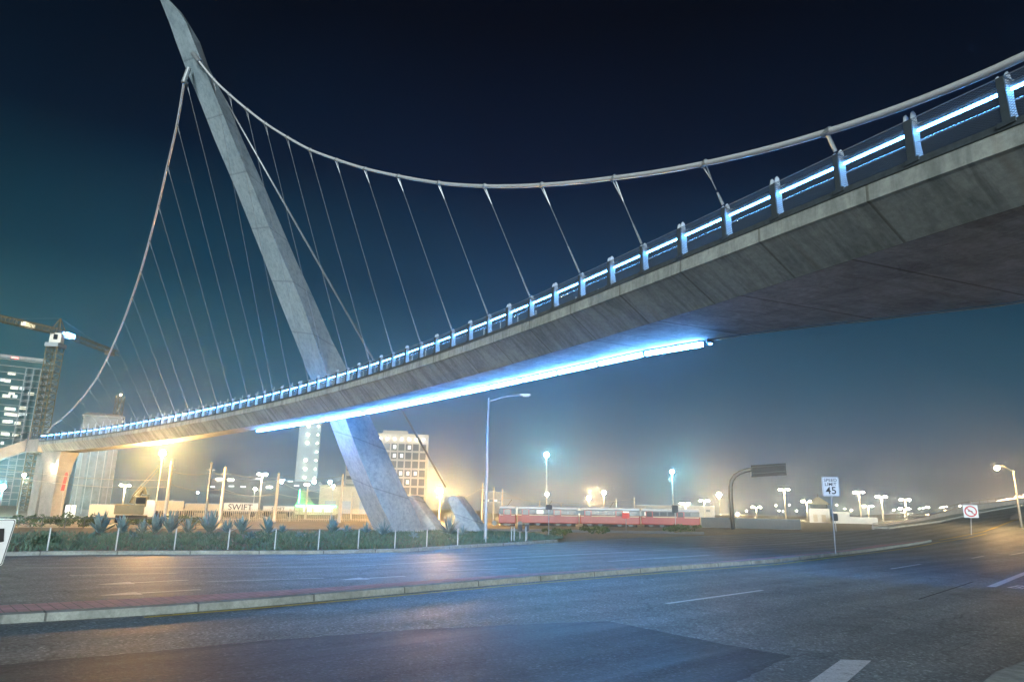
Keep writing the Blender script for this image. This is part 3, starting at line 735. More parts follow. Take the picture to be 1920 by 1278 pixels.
def ringplate(c, X, Y, po, pi, m, parent, name, th=.004):
    Zn = np.cross(X, Y); n = len(po); b = MB()
    vs = [c + X * p[0] + Y * p[1] + Zn * th for p in po] + [c + X * p[0] + Y * p[1] + Zn * th for p in pi]
    b.add(vs, [(i, (i + 1) % n, n + (i + 1) % n, n + i) for i in range(n)]); return b.build(name, m, parent)
# speed limit sign on the median
pb = ong(1567, 1037, .16); X, V = facing(pb)
sg = thing('speed_limit_sign', 'white speed limit 45 sign on a thin post in the brick median', 'road sign', pb)
ctr = far(1557.5, 911.5, math.hypot(pb[0], pb[1]) - .06)
MB().tube([pb - Z3 * .02, np.array([ctr[0], ctr[1], ctr[2] + .3]) + V * .05], .035, 8).build('post', M['galv'], sg)
Wd, Hd = .90, 1.08
tw = math.radians(14); X = X * math.cos(tw) + V * math.sin(tw)
pl = plate('sign_panel', ctr, X, Z3, rounded(Wd, Hd, .06), .012, M['paint_w'], sg)
nrm = np.cross(X, Z3)
ringplate(ctr + nrm * .012, X, Z3, rounded(Wd * .95, Hd * .96, .05), rounded(Wd * .91, Hd * .925, .045), M['paint_k'], pl, 'border')
for txt, size, dy in (('SPEED', .25, .345), ('LIMIT', .25, .115), ('45', .56, -.24)):
    t_ = text_mesh(txt, size, M['paint_k'], 'lettering', .002, 'CENTER', 1.05); put(t_, ctr + nrm * .017 + Z3 * dy, X, Z3, pl)
    t_.matrix_parent_inverse = Matrix.LocRotScale(sg.location, None, None).inverted() if False else t_.matrix_parent_inverse
# no-left-turn sign further up the road
pb = ong(1821, 1001, .16); X, V = facing(pb); D_ = math.hypot(pb[0], pb[1])
ns = thing('turn_sign', 'white square no left turn sign with a red circle, on the median tip', 'road sign', pb)
ctr = far(1820, 958, D_ - .06); S_ = 19.5 / f * D_ * .97
MB().tube([pb - Z3 * .02, far(1820, 938.5, D_)], .03, 8).build('post', M['galv'], ns)
pl = plate('sign_panel', ctr, X, Z3, rounded(S_, S_, .06), .012, M['paint_w'], ns); nrm = np.cross(X, Z3)
cir = lambda r: [(r * math.cos(2 * PI * k / 24), r * math.sin(2 * PI * k / 24)) for k in range(24)]
ringplate(ctr + nrm * .012, X, Z3, cir(S_ * .43), cir(S_ * .34), M['paint_r'], pl, 'red_circle')
c_ = S_ * .3
plate('red_slash', ctr + nrm * .013, X, Z3, [(-c_ - .02, c_ - .03), (-c_ + .03, c_ + .02), (c_ + .02, -c_ + .03), (c_ - .03, -c_ - .02)], .005, M['paint_r'], pl)
plate('arrow', ctr + nrm * .012, X, Z3, [(-.22, .04), (-.10, .14), (-.10, .08), (.12, .04), (.16, -.18), (.08, -.18), (.05, -.03), (-.10, .0), (-.10, -.06)], .004, M['paint_k'], pl)
# sign at the left edge of the picture, close to the camera
c0 = at(-12, 1016, 4.6); X, V = facing(c0); hgt = 86 / f * 4.6
eg = thing('arrow_sign', 'white road sign with a dark symbol and rounded border, cut by the left picture edge', 'road sign', (c0[0], c0[1], 0))
tw = math.radians(3); Yl = Z3 * math.cos(tw) + X * math.sin(tw) * 2.2; Yl /= np.linalg.norm(Yl); Xl = X
pl = plate('sign_panel', c0, Xl, Yl, rounded(.175, hgt, .018), .006, M['paint_w'], eg); nrm = np.cross(Xl, Yl); nrm /= np.linalg.norm(nrm)
ringplate(c0 + nrm * .004, Xl, Yl, rounded(.165, hgt * .965, .016), rounded(.157, hgt * .94, .014), M['paint_k'], pl, 'border', .005)
plate('symbol', c0 + nrm * .004, Xl, Yl, [(.035, .0), (.0, .0), (.0, .09), (.035, .09), (.05, .02), (.055, .005)], .005, M['paint_k'], pl)
MB().tube([(c0 + V * .03) * np.array([1, 1, 0]), c0 + V * .03 + Z3 * .1], .025, 8).build('post', M['galv'], eg)

# white marker posts along the far kerb
dl = [(88, 1039), (217, 1038), (327, 1037), (428, 1036), (516, 1036), (598, 1036), (673, 1034), (742, 1033), (802, 1030), (860, 1027), (913, 1022), (961, 1019), (966, 1019), (988, 1018)]
refs = ['leftmost, beside the round bush', 'second from the left', 'third from the left', 'fourth from the left', 'fifth from the left', 'sixth from the left', 'left of the pylon base', 'in front of the pylon base', 'right of the pylon base', 'in front of the stay anchor', 'by the tall unlit lamp post', 'left one of a close pair', 'right one of a close pair', 'last on the right']
mp0 = None
for i, (x, y) in enumerate(dl):
    p = ong(x, y); p[2] = .16; p[:2] += np.array([-RN[0], -RN[1]]) * .12
    lab = 'thin pale marker post on the far kerb, ' + refs[i]
    if mp0 is None:
        mp0 = thing('marker_post', lab, 'marker post', p, 'marker posts along the far kerb')
        MB().box(p + Z3 * .44, (.055, .04, .92), .4).build('post_shaft', M['plate'], mp0, False, .012)
        MB().box(p + Z3 * .93, (.06, .045, .05), .4).build('post_cap', M['galv'], mp0)
    else: copy_tree(mp0, p, lab)

# street lamps --------------------------------------------------------------
def lamp_globe(c, r, m, parent):
    b = MB(); b.lathe(c, [(.001, -r), (r * .6, -r * .8), (r, -r * .1), (r * .85, r * .45), (r * .4, r * .75), (.001, r * .8)], 12)
    return b.build('lamp_glass', m, parent, True)
def street_lamp(px, py, D, m, label, r=.28, group='lit street lamps beyond the road', pole=.09, cat='street lamp'):
    top = far(px, py, D); bs_ = np.array([top[0], top[1], 0.])
    L = thing('street_lamp', label, cat, bs_, group)
    b = MB(); b.tube([bs_ - Z3 * .05, bs_ + Z3 * .5, bs_ + Z3 * .6, top - Z3 * r], [pole * 1.9, pole * 1.8, pole * 1.1, pole * .8], 8)
    b.build('pole', M['galv'], L, True)
    b = MB(); b.lathe(top, [(r * .35, -r * 1.1), (r * .9, -r * .9), (r * .95, -r * .75), (.01, -r * .75)], 12); b.build('lamp_holder', M['steel_d'], L)
    lamp_globe(top + Z3 * .02, r, m, L)
    return L
street_lamp(305, 849, 92, M['lamp_sod'], 'bright orange street lamp on a grey pole left of the agave bed', .33)
street_lamp(825, 920, 112, M['lamp_sod'], 'bright orange street lamp between the pylon foot and the stay anchor', .42, pole=.16)
street_lamp(1025, 852, 210, M['lamp_teal'], 'tall blue green mast lamp right of the unlit lamp post', .62, pole=.17)
street_lamp(1260, 884, 250, M['lamp_teal'], 'blue green mast lamp above the right end of the red trams', .62, pole=.19)
street_lamp(1025.5, 926, 235, M['lamp_sod2'], 'orange lamp directly under the tall blue green mast lamp', .55)
street_lamp(1104, 933, 250, M['lamp_sod2'], 'left one of two close orange lamps above the red trams', .62)
street_lamp(1132, 923, 250, M['lamp_sod2'], 'right, higher one of two close orange lamps above the red trams', .62)
street_lamp(1348, 927, 230, M['lamp_sod2'], 'bright orange lamp just left of the overhead sign arm', .66)
street_lamp(953, 955, 180, M['lamp_sod2'], 'low orange lamp over the left end of the red trams', .38)
street_lamp(1383, 963, 260, M['lamp_sod2'], 'small low orange lamp right of the overhead sign pole', .38)
street_lamp(5, 912, 130, M['lamp_teal'], 'blue green lamp at the left picture edge under the stair', .4)
street_lamp(1018, 962, 200, M['lamp_sod2'], 'faint low orange lamp above the middle of the trams', .22)
# twin-headed car-park lamps
def twin_lamp(px, py, D, label, m=None, hw=None):
    m = m or M['lamp_white']; top = far(px, py, D); b0 = np.array([top[0], top[1], 0.]); X, V = facing(top); hw = hw or D * 5.5 / f
    L = thing('twin_lamp', label, 'street lamp', b0, 'twin headed lamps beyond the road')
    MB().tube([b0 - Z3 * .05, top - Z3 * .1], [.00085 * D + .04, .0006 * D + .03], 7).build('pole', M['polebeige'], L, True)
    MB().tube([top - X * hw, top + X * hw], .05, 6).build('cross_arm', M['polebeige'], L)
    for e in (-1, 1):
        h = MB().box(top + X * hw * e + Z3 * .1, (hw * .8, .5, .14), math.atan2(X[1], X[0])).build('lamp_head', M['steel_d'], L)
        MB().box(top + X * hw * e - Z3 * .06, (hw * .75, .46, .17), math.atan2(X[1], X[0])).build('lamp_glass', m, h)
for a in [(1470, 917, 270, 'twin white lamp right of the dark overhead sign'), (1610, 922, 285, 'twin white lamp right of the speed limit sign, tallest of three in a row'), (1652, 930, 335, 'middle one of three twin white lamps in a row right of the speed limit sign'), (1697, 936, 375, 'right one of three twin white lamps in a row'),
          (1512, 939, 330, 'small twin lamp beside the white hipped roof building'), (1418, 950, 420, 'small twin lamp between the sign pole and the tall twin lamp'), (1285, 943, 340, 'small twin lamp right of the blue green mast lamp'), (1320, 938, 420, 'small twin lamp left of the bright orange lamp'), (1627, 948, 430, 'small twin lamp between two taller ones'), (1695, 953, 480, 'small twin lamp below the rightmost tall one'),
          (109, 872, 112, 'warm twin lamp between the bridge pier and lift tower'), (235, 909, 190, 'warm twin lamp behind the excavator'), (492, 888, 150, 'warm twin lamp on a pole behind the white trailers'), (1626, 947, 470, 'faint twin lamp close behind another')][:13]:
    twin_lamp(*a)
for (x, y, D, lab) in [(45, 890, 150, 'slim lamp left of the bridge pier'), (625, 911, 150, 'slim lamp in front of the beige warehouse'), (478, 916, 160, 'slim lamp behind the white trailers'), (371, 923, 200, 'cool lamp left of the dark pole')]:
    street_lamp(x, y, D, M['lamp_cool'] if x == 371 else M['lamp_white'], lab, .24, pole=.07)
# small distant lamps
dots = [(1400, 957), (1455, 947), (1480, 946), (1461, 957), (1468, 958), (1494, 957), (1537, 947), (1569, 946), (1584, 953), (1596, 956), (1676, 956), (1724, 953), (1731, 952), (1737, 950), (1741, 951), (1764, 951), (1769, 950), (1775, 950), (1800, 948), (1811, 948), (1844, 947), (1370, 953), (1310, 954), (1240, 955)]
for i, (x, y) in enumerate(dots):
    D = 460 + (i * 37) % 160
    top = far(x, y, D); b0 = np.array([top[0], top[1], 0.])
    L = thing('distant_lamp', 'tiny far lamp on a thin pole among the lights along the skyline', 'street lamp', b0, 'tiny far lamps along the skyline right of the trams')
    MB().tube([b0, top], .12, 5).build('pole', M['galv'], L); lamp_globe(top, .45, M['lamp_dot'], L)

# tall unlit lamp post in front of the stay anchor
pb = gnd(910, 1014); topp = far(917, 746, math.hypot(pb[0], pb[1])); topp = np.array([pb[0], pb[1], topp[2]])
L = thing('lamp_post', 'tall unlit grey lamp post with a long side arm, right of the pylon', 'street lamp', pb)
MB().tube([pb - Z3 * .02, pb + Z3 * .4, topp * .7 + pb * .3, topp], [.13, .12, .10, .085], 10).build('pole', M['galv'], L, True)
X, V = facing(pb); ae = far(976, 740, math.hypot(pb[0], pb[1]) - .3)
MB().tube([topp - Z3 * .25, topp * .5 + ae * .5 - Z3 * .02, ae], [.05, .045, .04], 8).build('arm', M['galv'], L, True)
hd = MB().box(ae + X * .35 + Z3 * .02, (.8, .3, .16), math.atan2(X[1], X[0])).build('lamp_head', M['steel'], L, False, .05)
MB().box(ae + X * .4 - Z3 * .08, (.45, .22, .06), math.atan2(X[1], X[0])).build('lamp_glass', M['white'], hd)
# lamp on the ramp at the right
pb = ong(1909, 947); pb = far(1909, 946, 88.); pb[2] = rampz(pb[0], pb[1]); tp = far(1900, 882, 88.)
L = thing('ramp_lamp', 'warm lamp on a short armed pole beside the climbing road at right', 'street lamp', pb)
MB().tube([pb - Z3 * .1, tp], [.12, .08], 8).build('pole', M['polebeige'], L, True)
ae = far(1869, 875, 87.); MB().tube([tp - Z3 * .2, tp * .4 + ae * .6 + Z3 * .3, ae], .045, 7).build('arm', M['polebeige'], L, True)
lamp_globe(ae - Z3 * .1, .2, M['lamp_sod2'], L)

# overhead sign on a bent arm (seen from behind)
D = 108.
g = thing('overhead_sign', 'dark overhead sign panel on a bent grey pipe arm, seen from behind', 'road sign', base(1372, D))
pts = [base(1373, D)] + [far(x, y, D) for x, y in ((1370, 930), (1370, 912), (1372, 901), (1378, 891), (1388, 885), (1400, 881), (1415, 879), (1470, 877))]
MB().tube(pts, .3, 10).build('pipe_arm', M['steel_d'], g, True)
X, V = facing(base(1440, D)); c0 = far(1441, 881, D - .5)
pc_ = [far(x, y, D - .45) for x, y in ((1408, 872), (1473, 868), (1475, 890), (1409, 894))]
b = MB(); n4 = V * -.25; b.add([p + n4 for p in pc_] + [p for p in pc_], [(0, 1, 2, 3), (7, 6, 5, 4), (0, 4, 5, 1), (1, 5, 6, 2), (2, 6, 7, 3), (3, 7, 4, 0)])
pn_ = b.build('sign_panel', M['sign_back'], g)
for yy in (875, 887):
    MB().tube([far(1410, yy, D - .8), far(1473, yy - 4, D - .8)], .09, 6).build('stiffener', M['flange'], pn_)
# small sign backs beyond the bed
for (x0, x1, y0, y1, yb, D, lab) in [(971, 979, 983, 995, 1012, 52, 'left one of two small dark sign backs past the bed'), (984, 992, 983, 995, 1014, 50, 'right one of two small dark sign backs past the bed'), (1023, 1035, 946, 955, 1004, 62, 'dark round topped sign back under the blue green mast'), (1260, 1271, 947, 960, 992, 85, 'dark sign back in front of the right tram end'), (1167, 1180, 961, 971, 992, 90, 'pinkish square sign in front of the trams'), (1561, 1570, 963, 975, 992, 80, 'small sign back right of the white hipped building')]:
    c = far((x0 + x1) / 2, (y0 + y1) / 2, D); X, V = facing(c); b0 = np.array([c[0], c[1], 0.])
    g = thing('road_sign', lab, 'road sign', b0)
    MB().tube([b0 - Z3 * .05 + V * .06, c + V * .06 + Z3 * .1], .04, 6).build('post', M['galv'], g)
    plate('sign_panel', c, X, Z3, rounded((x1 - x0) / f * D, (y1 - y0) / f * D, .1), .02, M['paint_r'] if x0 == 1167 else M['sign_back'], g)

# ------------------------------------------------------------------ plants
def agave(name, p, hgt, n, label, group, wide=.11, spread=.85):
    b = MB()
    for k in range(n):
        a = 2 * PI * k / n * 2.4 + rng.normal(0, .25); tilt = (.12 + spread * (k / n)) + rng.normal(0, .08); L = hgt * (1.05 - .25 * (k / n)) * rng.uniform(.85, 1.1)
        d = np.array([math.cos(a) * math.sin(tilt), math.sin(a) * math.sin(tilt), math.cos(tilt)]); s_ = np.array([-math.sin(a), math.cos(a), 0]); up = np.cross(d, s_) * -1
        vs = []
        for t, wd in ((0, .7), (.3, 1.), (.65, .75), (.9, .25)):
            c = p + d * L * t - Z3 * .10 * L * t * t * math.sin(tilt); vs += [c - s_ * wide * wd * hgt, c + up * -.035 * wd, c + s_ * wide * wd * hgt]
        vs.append(p + d * L - Z3 * .1 * L * math.sin(tilt))
        fs_ = []
        for i in range(3):
            for j in range(2): fs_.append((i * 3 + j, i * 3 + j + 1, (i + 1) * 3 + j + 1, (i + 1) * 3 + j))
        fs_ += [(9, 10, 12), (10, 11, 12)]; b.add(vs, fs_)
    o = b.build(name, M['leaf'], None, True); tag(o, label, 'plant', group); return o
ag = [(188, 1002, 33, 'large agave right of the lift tower, leftmost of the row'), (228, 1002, 26, 'agave second from the left in the row'), (266, 1002, 20, 'low agave left of the orange street lamp pole'), (290, 1001, 30, 'agave touching the orange street lamp pole'), (318, 1001, 34, 'tallest agave, right of the orange street lamp pole'), (352, 1001, 24, 'agave right of the tallest one'), (393, 1001, 35, 'tall agave in front of the dark slim pole'), (425, 1001, 22, 'low agave below the first white trailer'), (452, 1001, 27, 'agave below the middle of the white trailers'), (502, 1001, 26, 'agave below the second white trailer'), (528, 1001, 14, 'very low agave right of the trailers'), (623, 1001, 24, 'agave below the beige warehouse'), (650, 1001, 14, 'small agave left of the pylon foot'), (686, 1001, 17, 'agave touching the left side of the pylon foot')]
for x, y, hh, lab in ag:
    p = gnd(x, y); p[2] = .1; d = (p - CAM) @ Fv
    agave('agave', p, hh / f * d * 1.28, int(rng.integers(17, 30)), lab, 'blue agaves in the planting bed', rng.uniform(.08, .12), rng.uniform(.75, 1.2))
for x, y, hh, n, lab in [(718, 1006, 30, 60, 'spiky grass tuft at the foot of the pylon'), (842, 1004, 38, 110, 'dark spiky grass tuft between the two anchors'), (866, 1006, 22, 60, 'spiky tuft in front of the stay anchor'), (775, 1012, 16, 50, 'small tuft right of the pylon foot'), (250, 1012, 13, 70, 'fine low tuft in the bed between the second and third marker posts'), (468, 1014, 16, 90, 'wide fine tuft in the bed right of the fourth marker post'), (560, 1011, 12, 60, 'low fine tuft in the bed left of the sixth marker post')]:
    p = gnd(x, y); p[2] = .1; d = (p - CAM) @ Fv
    agave('grass_tuft', p, hh / f * d, n, lab, 'spiky tufts round the pylon', .02, 1.1)
def shrub(px, py, wpx, hpx, label, m='leaf2', n=900, name='shrub', group='rounded shrubs beyond the road', lvl=.0):
    p = gnd(px, py); d = (p - CAM) @ Fv; w_, h_ = wpx / f * d, hpx / f * d
    cl = [(rng.normal(0, .3) * w_, rng.normal(0, .2) * w_, rng.uniform(.25, .75) * h_, rng.uniform(.3, .5)) for _ in range(9)]
    r = thing(name, label, 'shrub', p, group); b = MB()
    for i in range(n):
        cx, cy, cz, cr_ = cl[i % 9]; v = rng.normal(0, 1, 3); v /= np.linalg.norm(v); rr = cr_ * rng.uniform(.55, 1.05)
        c = p + np.array([cx + v[0] * rr * w_ * .55, cy + v[1] * rr * w_ * .55, max(.05, cz + v[2] * rr * h_ * .6)])
        a = rng.normal(0, 1, 3); a /= np.linalg.norm(a); e = np.cross(a, rng.normal(0, 1, 3)); e /= np.linalg.norm(e); s_ = rng.uniform(.05, .12) * (1 + d / 120)
        b.add([c - a * s_, c + e * s_ * .5, c + a * s_, c - e * s_ * .5], [(0, 1, 2, 3)])
    b.build('foliage', M[m], r); 
    b = MB()
    for k in range(5): cx, cy, cz, _ = cl[k]; b.tube([p - Z3 * .02, p + np.array([cx * .5, cy * .5, cz * .5]), p + np.array([cx, cy, cz])], [.04, .03, .015], 5)
    b.build('stems', M['wood'], r); return r
shrub(95, 1030, 34, 36, 'round green bush beside the leftmost marker post', 'leaf3', 1300)
for x, y, w_, h_, lab in [(60, 988, 70, 28, 'dark bush left of the bridge pier foot'), (118, 988, 60, 26, 'dark bush under the lift tower'), (155, 987, 40, 26, 'bush between lift tower and ribbed container'), (262, 986, 50, 18, 'warm lit low bush by the excavator'), (345, 985, 50, 20, 'warm lit bush right of the orange lamp pole'), (1052, 1003, 36, 14, 'low dark bush right of the bed tip'), (1122, 1001, 44, 16, 'dark wide bush below the tram middle'), (1265, 998, 62, 17, 'widest dark bush below the right tram end'), (1430, 985, 120, 12, 'long dark hedge right of the overhead sign pole')]:
    shrub(x, y, w_, h_, lab, 'leaf2', 500)

# low dark rail behind the bed
A = [gnd(x, y) for x, y in ((-60, 993), (120, 993), (260, 994), (400, 995))]
rl = thing('low_railing', 'thin dark two bar railing behind the left part of the agave bed', 'railing', A[0])
Zr = lambda p, z: np.array([p[0], p[1], z])
MB().tube([Zr(p, .95) for p in A], .035, 6).build('top_bar', M['steel_d'], rl); MB().tube([Zr(p, .5) for p in A], .025, 6).build('middle_bar', M['steel_d'], rl)
for i in range(13):
    t = i / 12 * 3; k = min(2, int(t)); q = A[k] + (A[k + 1] - A[k]) * (t - k); MB().tube([Zr(q, -.05), Zr(q, .96)], .03, 6).build('post', M['steel_d'], rl)

# ------------------------------------------------------------------ rail yard, poles and wires
def pole(px, py, D, m, r, label, name='wire_pole'):
    top = far(px, py, D); b0 = np.array([top[0], top[1], 0.])
    o = thing(name, label, 'pole', b0, 'overhead wire poles in the rail yard')
    MB().tube([b0 - Z3 * .05, b0 + Z3 * .3, top], [r * 1.25, r * 1.15, r * .8], 8).build('pole_shaft', m, o, True)
    MB().lathe(top, [(r * .85, -.02), (r * .95, .05), (.01, .14)], 8).build('pole_cap', m, o)
    X, V = facing(top)
    MB().box(top - Z3 * .8, (.9, .12, .1), math.atan2(X[1], X[0])).build('bracket', M['galv'], o)
    return top
PT = {}
for k, (x, y, D, m, r, lab) in {'a': (323, 863, 90, 'polebeige', .2, 'thick pale wire pole right of the orange street lamp'), 'b': (397, 868, 95, 'steel_d', .17, 'dark slim wire pole above a tall agave'), 'c': (423, 876, 95, 'polebeige', .2, 'pale wire pole at the left end of the white trailer'), 'd': (523, 887, 105, 'polebeige', .21, 'pale wire pole in front of the second white trailer'), 'e': (577, 912, 130, 'polebeige', .17, 'short wire pole left of the green lit building'), 'g': (643, 889, 105, 'polebeige', .19, 'pale wire pole just left of the pylon'), 'h': (661, 922, 140, 'polebeige', .18, 'short wire pole touching the pylon edge'),
                                 'i': (905, 906, 130, 'polebeige', .16, 'wire pole left of the unlit lamp post'), 'j': (926, 913, 140, 'polebeige', .16, 'first wire pole right of the unlit lamp post'), 'k': (942, 917, 145, 'polebeige', .18, 'second wire pole right of the unlit lamp post'), 'l': (1012, 938, 170, 'polebeige', .15, 'wire pole left of the tall blue green mast'), 'm': (1052, 944, 170, 'polebeige', .12, 'thin wire pole right of the tall blue green mast'), 'n': (860, 928, 120, 'polebeige', .12, 'thin wire pole behind the stay anchor'), 'o': (1189, 932, 190, 'polebeige', .16, 'wire pole above the middle of the trams'), 'q': (1210, 950, 220, 'polebeige', .12, 'thin wire pole above the tram right half'), 'r': (1155, 935, 190, 'polebeige', .13, 'thin wire pole right of the two close orange lamps')}.items():
    PT[k] = pole(x, y, D, M[m], r, lab)
def wire(A_, B_, sag, label, r=.022):
    pts = []
    for k in range(9):
        t = k / 8; p = A_ * (1 - t) + B_ * t; pts.append(p - Z3 * sag * 4 * t * (1 - t))
    tag(MB().tube(pts, r, 4).build('overhead_wire', M['polebeige']), label, 'wire', 'overhead wires in the rail yard')
lw = 'pale overhead wire strung between poles in the rail yard'
W_ = [('a', 'b', 1.2, .3), ('a', 'c', 2.6, .5), ('b', 'c', .8, .3), ('c', 'd', .6, .3), ('c', 'd', 2.6, .7), ('d', 'g', .2, .5), ('d', 'g', 2.8, .6), ('d', 'e', .9, .3), ('e', 'g', .8, .3), ('b', 'd', 2.9, .6), ('g', 'h', 1.1, .3), ('e', 'h', .5, .4), ('i', 'j', .6, .2), ('j', 'k', .6, .2), ('k', 'l', .5, .4), ('l', 'o', .4, .5), ('n', 'i', .6, .3), ('i', 'k', 2., .3), ('k', 'o', 1.6, .6), ('m', 'r', .4, .3)]
for a, c, dz, sg_ in W_: wire(PT[a] - Z3 * dz, PT[c] - Z3 * dz, sg_, lw)
wire(far(-60, 868, 80), PT['a'] - Z3 * 2.2, .5, 'long overhead wire crossing in front of the pier and lift tower'); wire(far(-60, 880, 80), PT['a'] - Z3 * 3., .6, 'lower long overhead wire crossing in front of the lift tower')
wire(far(246, 930, 90), PT['a'] - Z3 * .6 + np.array([-1.5, 0, 0]), .0, 'left one of two steep guy wires rising to the orange lamp', .035); wire(far(250, 930, 90), PT['a'] - Z3 * 1.2 + np.array([-1.5, 0, 0]), .0, 'right one of two steep guy wires rising to the orange lamp', .035)

def boxbuild(name, px0, px1, y0, D, depth, m, label, cat, parts=None, z0=0., rot=0., group=None):
    a, c = base(px0, D), base(px1, D); z1 = far((px0 + px1) / 2, y0, D)[2]
    X = (c - a); wd = np.linalg.norm(X); X /= wd; Y = np.array([-X[1], X[0], 0]); ctr = (a + c) / 2 + Y * depth / 2
    o = thing(name, label, cat, (a + c) / 2, group)
    return o, X, Y, wd, z1, ctr, a
# containers and trailers behind the bed
def container(px0, px1, ytop, D, m, label, text=None, tsize=0, ribs=True, z0=.15, name='trailer', cat='trailer', wheels=True):
    o, X, Y, wd, z1, ctr, a = boxbuild(name, px0, px1, ytop, D, 2.5, m, label, cat)
    zb = .95 if wheels else .12
    if z1 - zb < 1.: z1 = zb + 1.9
    body = MB().box(np.array([ctr[0], ctr[1], (z1 + zb) / 2]), (wd, 2.5, z1 - zb), 0, 0, (X, Y, Z3)).build('box_body', M[m], o, False, .04)
    if ribs:
        b = MB(); k = 0.
        while k < wd: b.box(a + X * k - Y * .02 + Z3 * (z1 + zb) / 2, (.09, .05, z1 - zb - .2), 0, 0, (X, Y, Z3)); k += .38
        b.build('ribs', M[m], body)
    MB().box(a + X * wd / 2 - Y * .02 + Z3 * (zb + .08), (wd, .06, .14), 0, 0, (X, Y, Z3)).build('lower_rail', M['steel_d'], o)
    MB().box(a + X * wd / 2 - Y * .02 + Z3 * (z1 - .06), (wd, .06, .1), 0, 0, (X, Y, Z3)).build('upper_rail', M['steel'], o)
    if wheels:
        for u in (.08, .17, .86):
            for s_ in (.25, 2.2):
                c = a + X * wd * u + Y * s_ + Z3 * .5
                MB().tube([c - Y * .14, c + Y * .14], .5, 14).build('wheel', M['rubber'], o)
        MB().box(ctr * np.array([1, 1, 0]) + Z3 * .8, (wd * .9, .9, .2), 0, 0, (X, Y, Z3)).build('chassis', M['steel_d'], o)
    else:
        for s_ in (.15, wd - .15): MB().box(a + X * s_ + Z3 * .06 + Y * .15, (.2, .2, .16), 0, 0, (X, Y, Z3)).build('corner_casting', M['steel_d'], o)
    if text:
        t_ = text_mesh(text, tsize, M['paint_k'], 'lettering', .003); put(t_, a + X * wd * .48 - Y * .06 + Z3 * (zb + (z1 - zb) * .5), X, Z3, body)
    return o
container(170, 250, 945, 112, 'beige', 'ribbed beige container right of the lift tower', name='container', cat='container', wheels=False)
container(252, 291, 936, 118, 'white', 'white site cabin left of the orange street lamp', ribs=False, name='site_cabin', cat='cabin', wheels=False)
container(293, 345, 938, 130, 'beige', 'beige trailer with stacked rails, right of the orange lamp pole')
container(348, 418, 943, 140, 'beige', 'long beige ribbed trailer left of the lettered white trailer')
container(420, 484, 942, 140, 'white', 'white trailer with large dark lettering, left one of two', 'SWIFT', 1.5, False)
container(494, 552, 948, 150, 'white', 'white trailer with smaller lettering, right one of two', 'SWIFT', .9, False)
# excavator
D = 92.; b0 = base(250, D); X, V = facing(b0)
ex = thing('excavator', 'yellow excavator with a raised arm between the container and the orange lamp', 'excavator', b0)
for e in (-1, 1): MB().tube([b0 + V * e * 1. - X * 1.6 + Z3 * .45, b0 + V * e * 1. + X * 1.6 + Z3 * .45], .42, 10).build('track', M['rubber'], ex)
MB().box(b0 + Z3 * 1.5 - X * .3, (3., 2.4, 1.1), math.atan2(X[1], X[0])).build('body', M['yellow'], ex, False, .12)
cb = MB().box(b0 + Z3 * 2.4 + X * .7 - V * .5, (1.3, 1.1, 1.2), math.atan2(X[1], X[0])).build('cab', M['yellow'], ex, False, .1)
MB().box(b0 + Z3 * 2.5 + X * .7 - V * 1.06, (1.0, .04, .7), math.atan2(X[1], X[0])).build('window', M['glassd'], cb)
MB().tube([far(249, 944, D), far(258, 925, D), far(268, 913, D)], [.42, .38, .3], 6).build('boom', M['yellow'], ex)
MB().tube([far(268, 913, D), far(273, 928, D)], [.26, .2], 6).build('stick', M['yellow'], ex)
MB().box(far(273, 931, D), (.8, .9, .6), .4).build('bucket', M['steel_d'], ex, False, .08)
# palisade fence and ground strip behind it
def fence(px0, px1, D0, D1, hgt, label, m='polebeige'):
    a, c = base(px0, D0), base(px1, D1); L = np.linalg.norm(c - a); X = (c - a) / L; o = thing('palisade_fence', label, 'fence', a)
    b = MB(); k = 0.
    while k < L: b.box(a + X * k + Z3 * hgt / 2, (.07, .03, hgt), 0, 0, (X, np.array([-X[1], X[0], 0]), Z3)); k += .28
    b.build('pales', M[m], o)
    for z in (.3, hgt - .25): MB().tube([a + Z3 * z, c + Z3 * z], .04, 5).build('rail', M[m], o)
    k = 0.
    while k < L: MB().box(a + X * k + Z3 * (hgt / 2 + .05), (.12, .12, hgt + .1)).build('post', M[m], o); k += 6.
fence(300, 560, 100, 108, 1.7, 'pale paling fence in front of the trailers'); fence(562, 745, 112, 116, 1.9, 'pale paling fence left of the pylon in front of the warehouse')
fence(1060, 1310, 145, 150, 1.6, 'thin fence behind the red trams', 'galv')
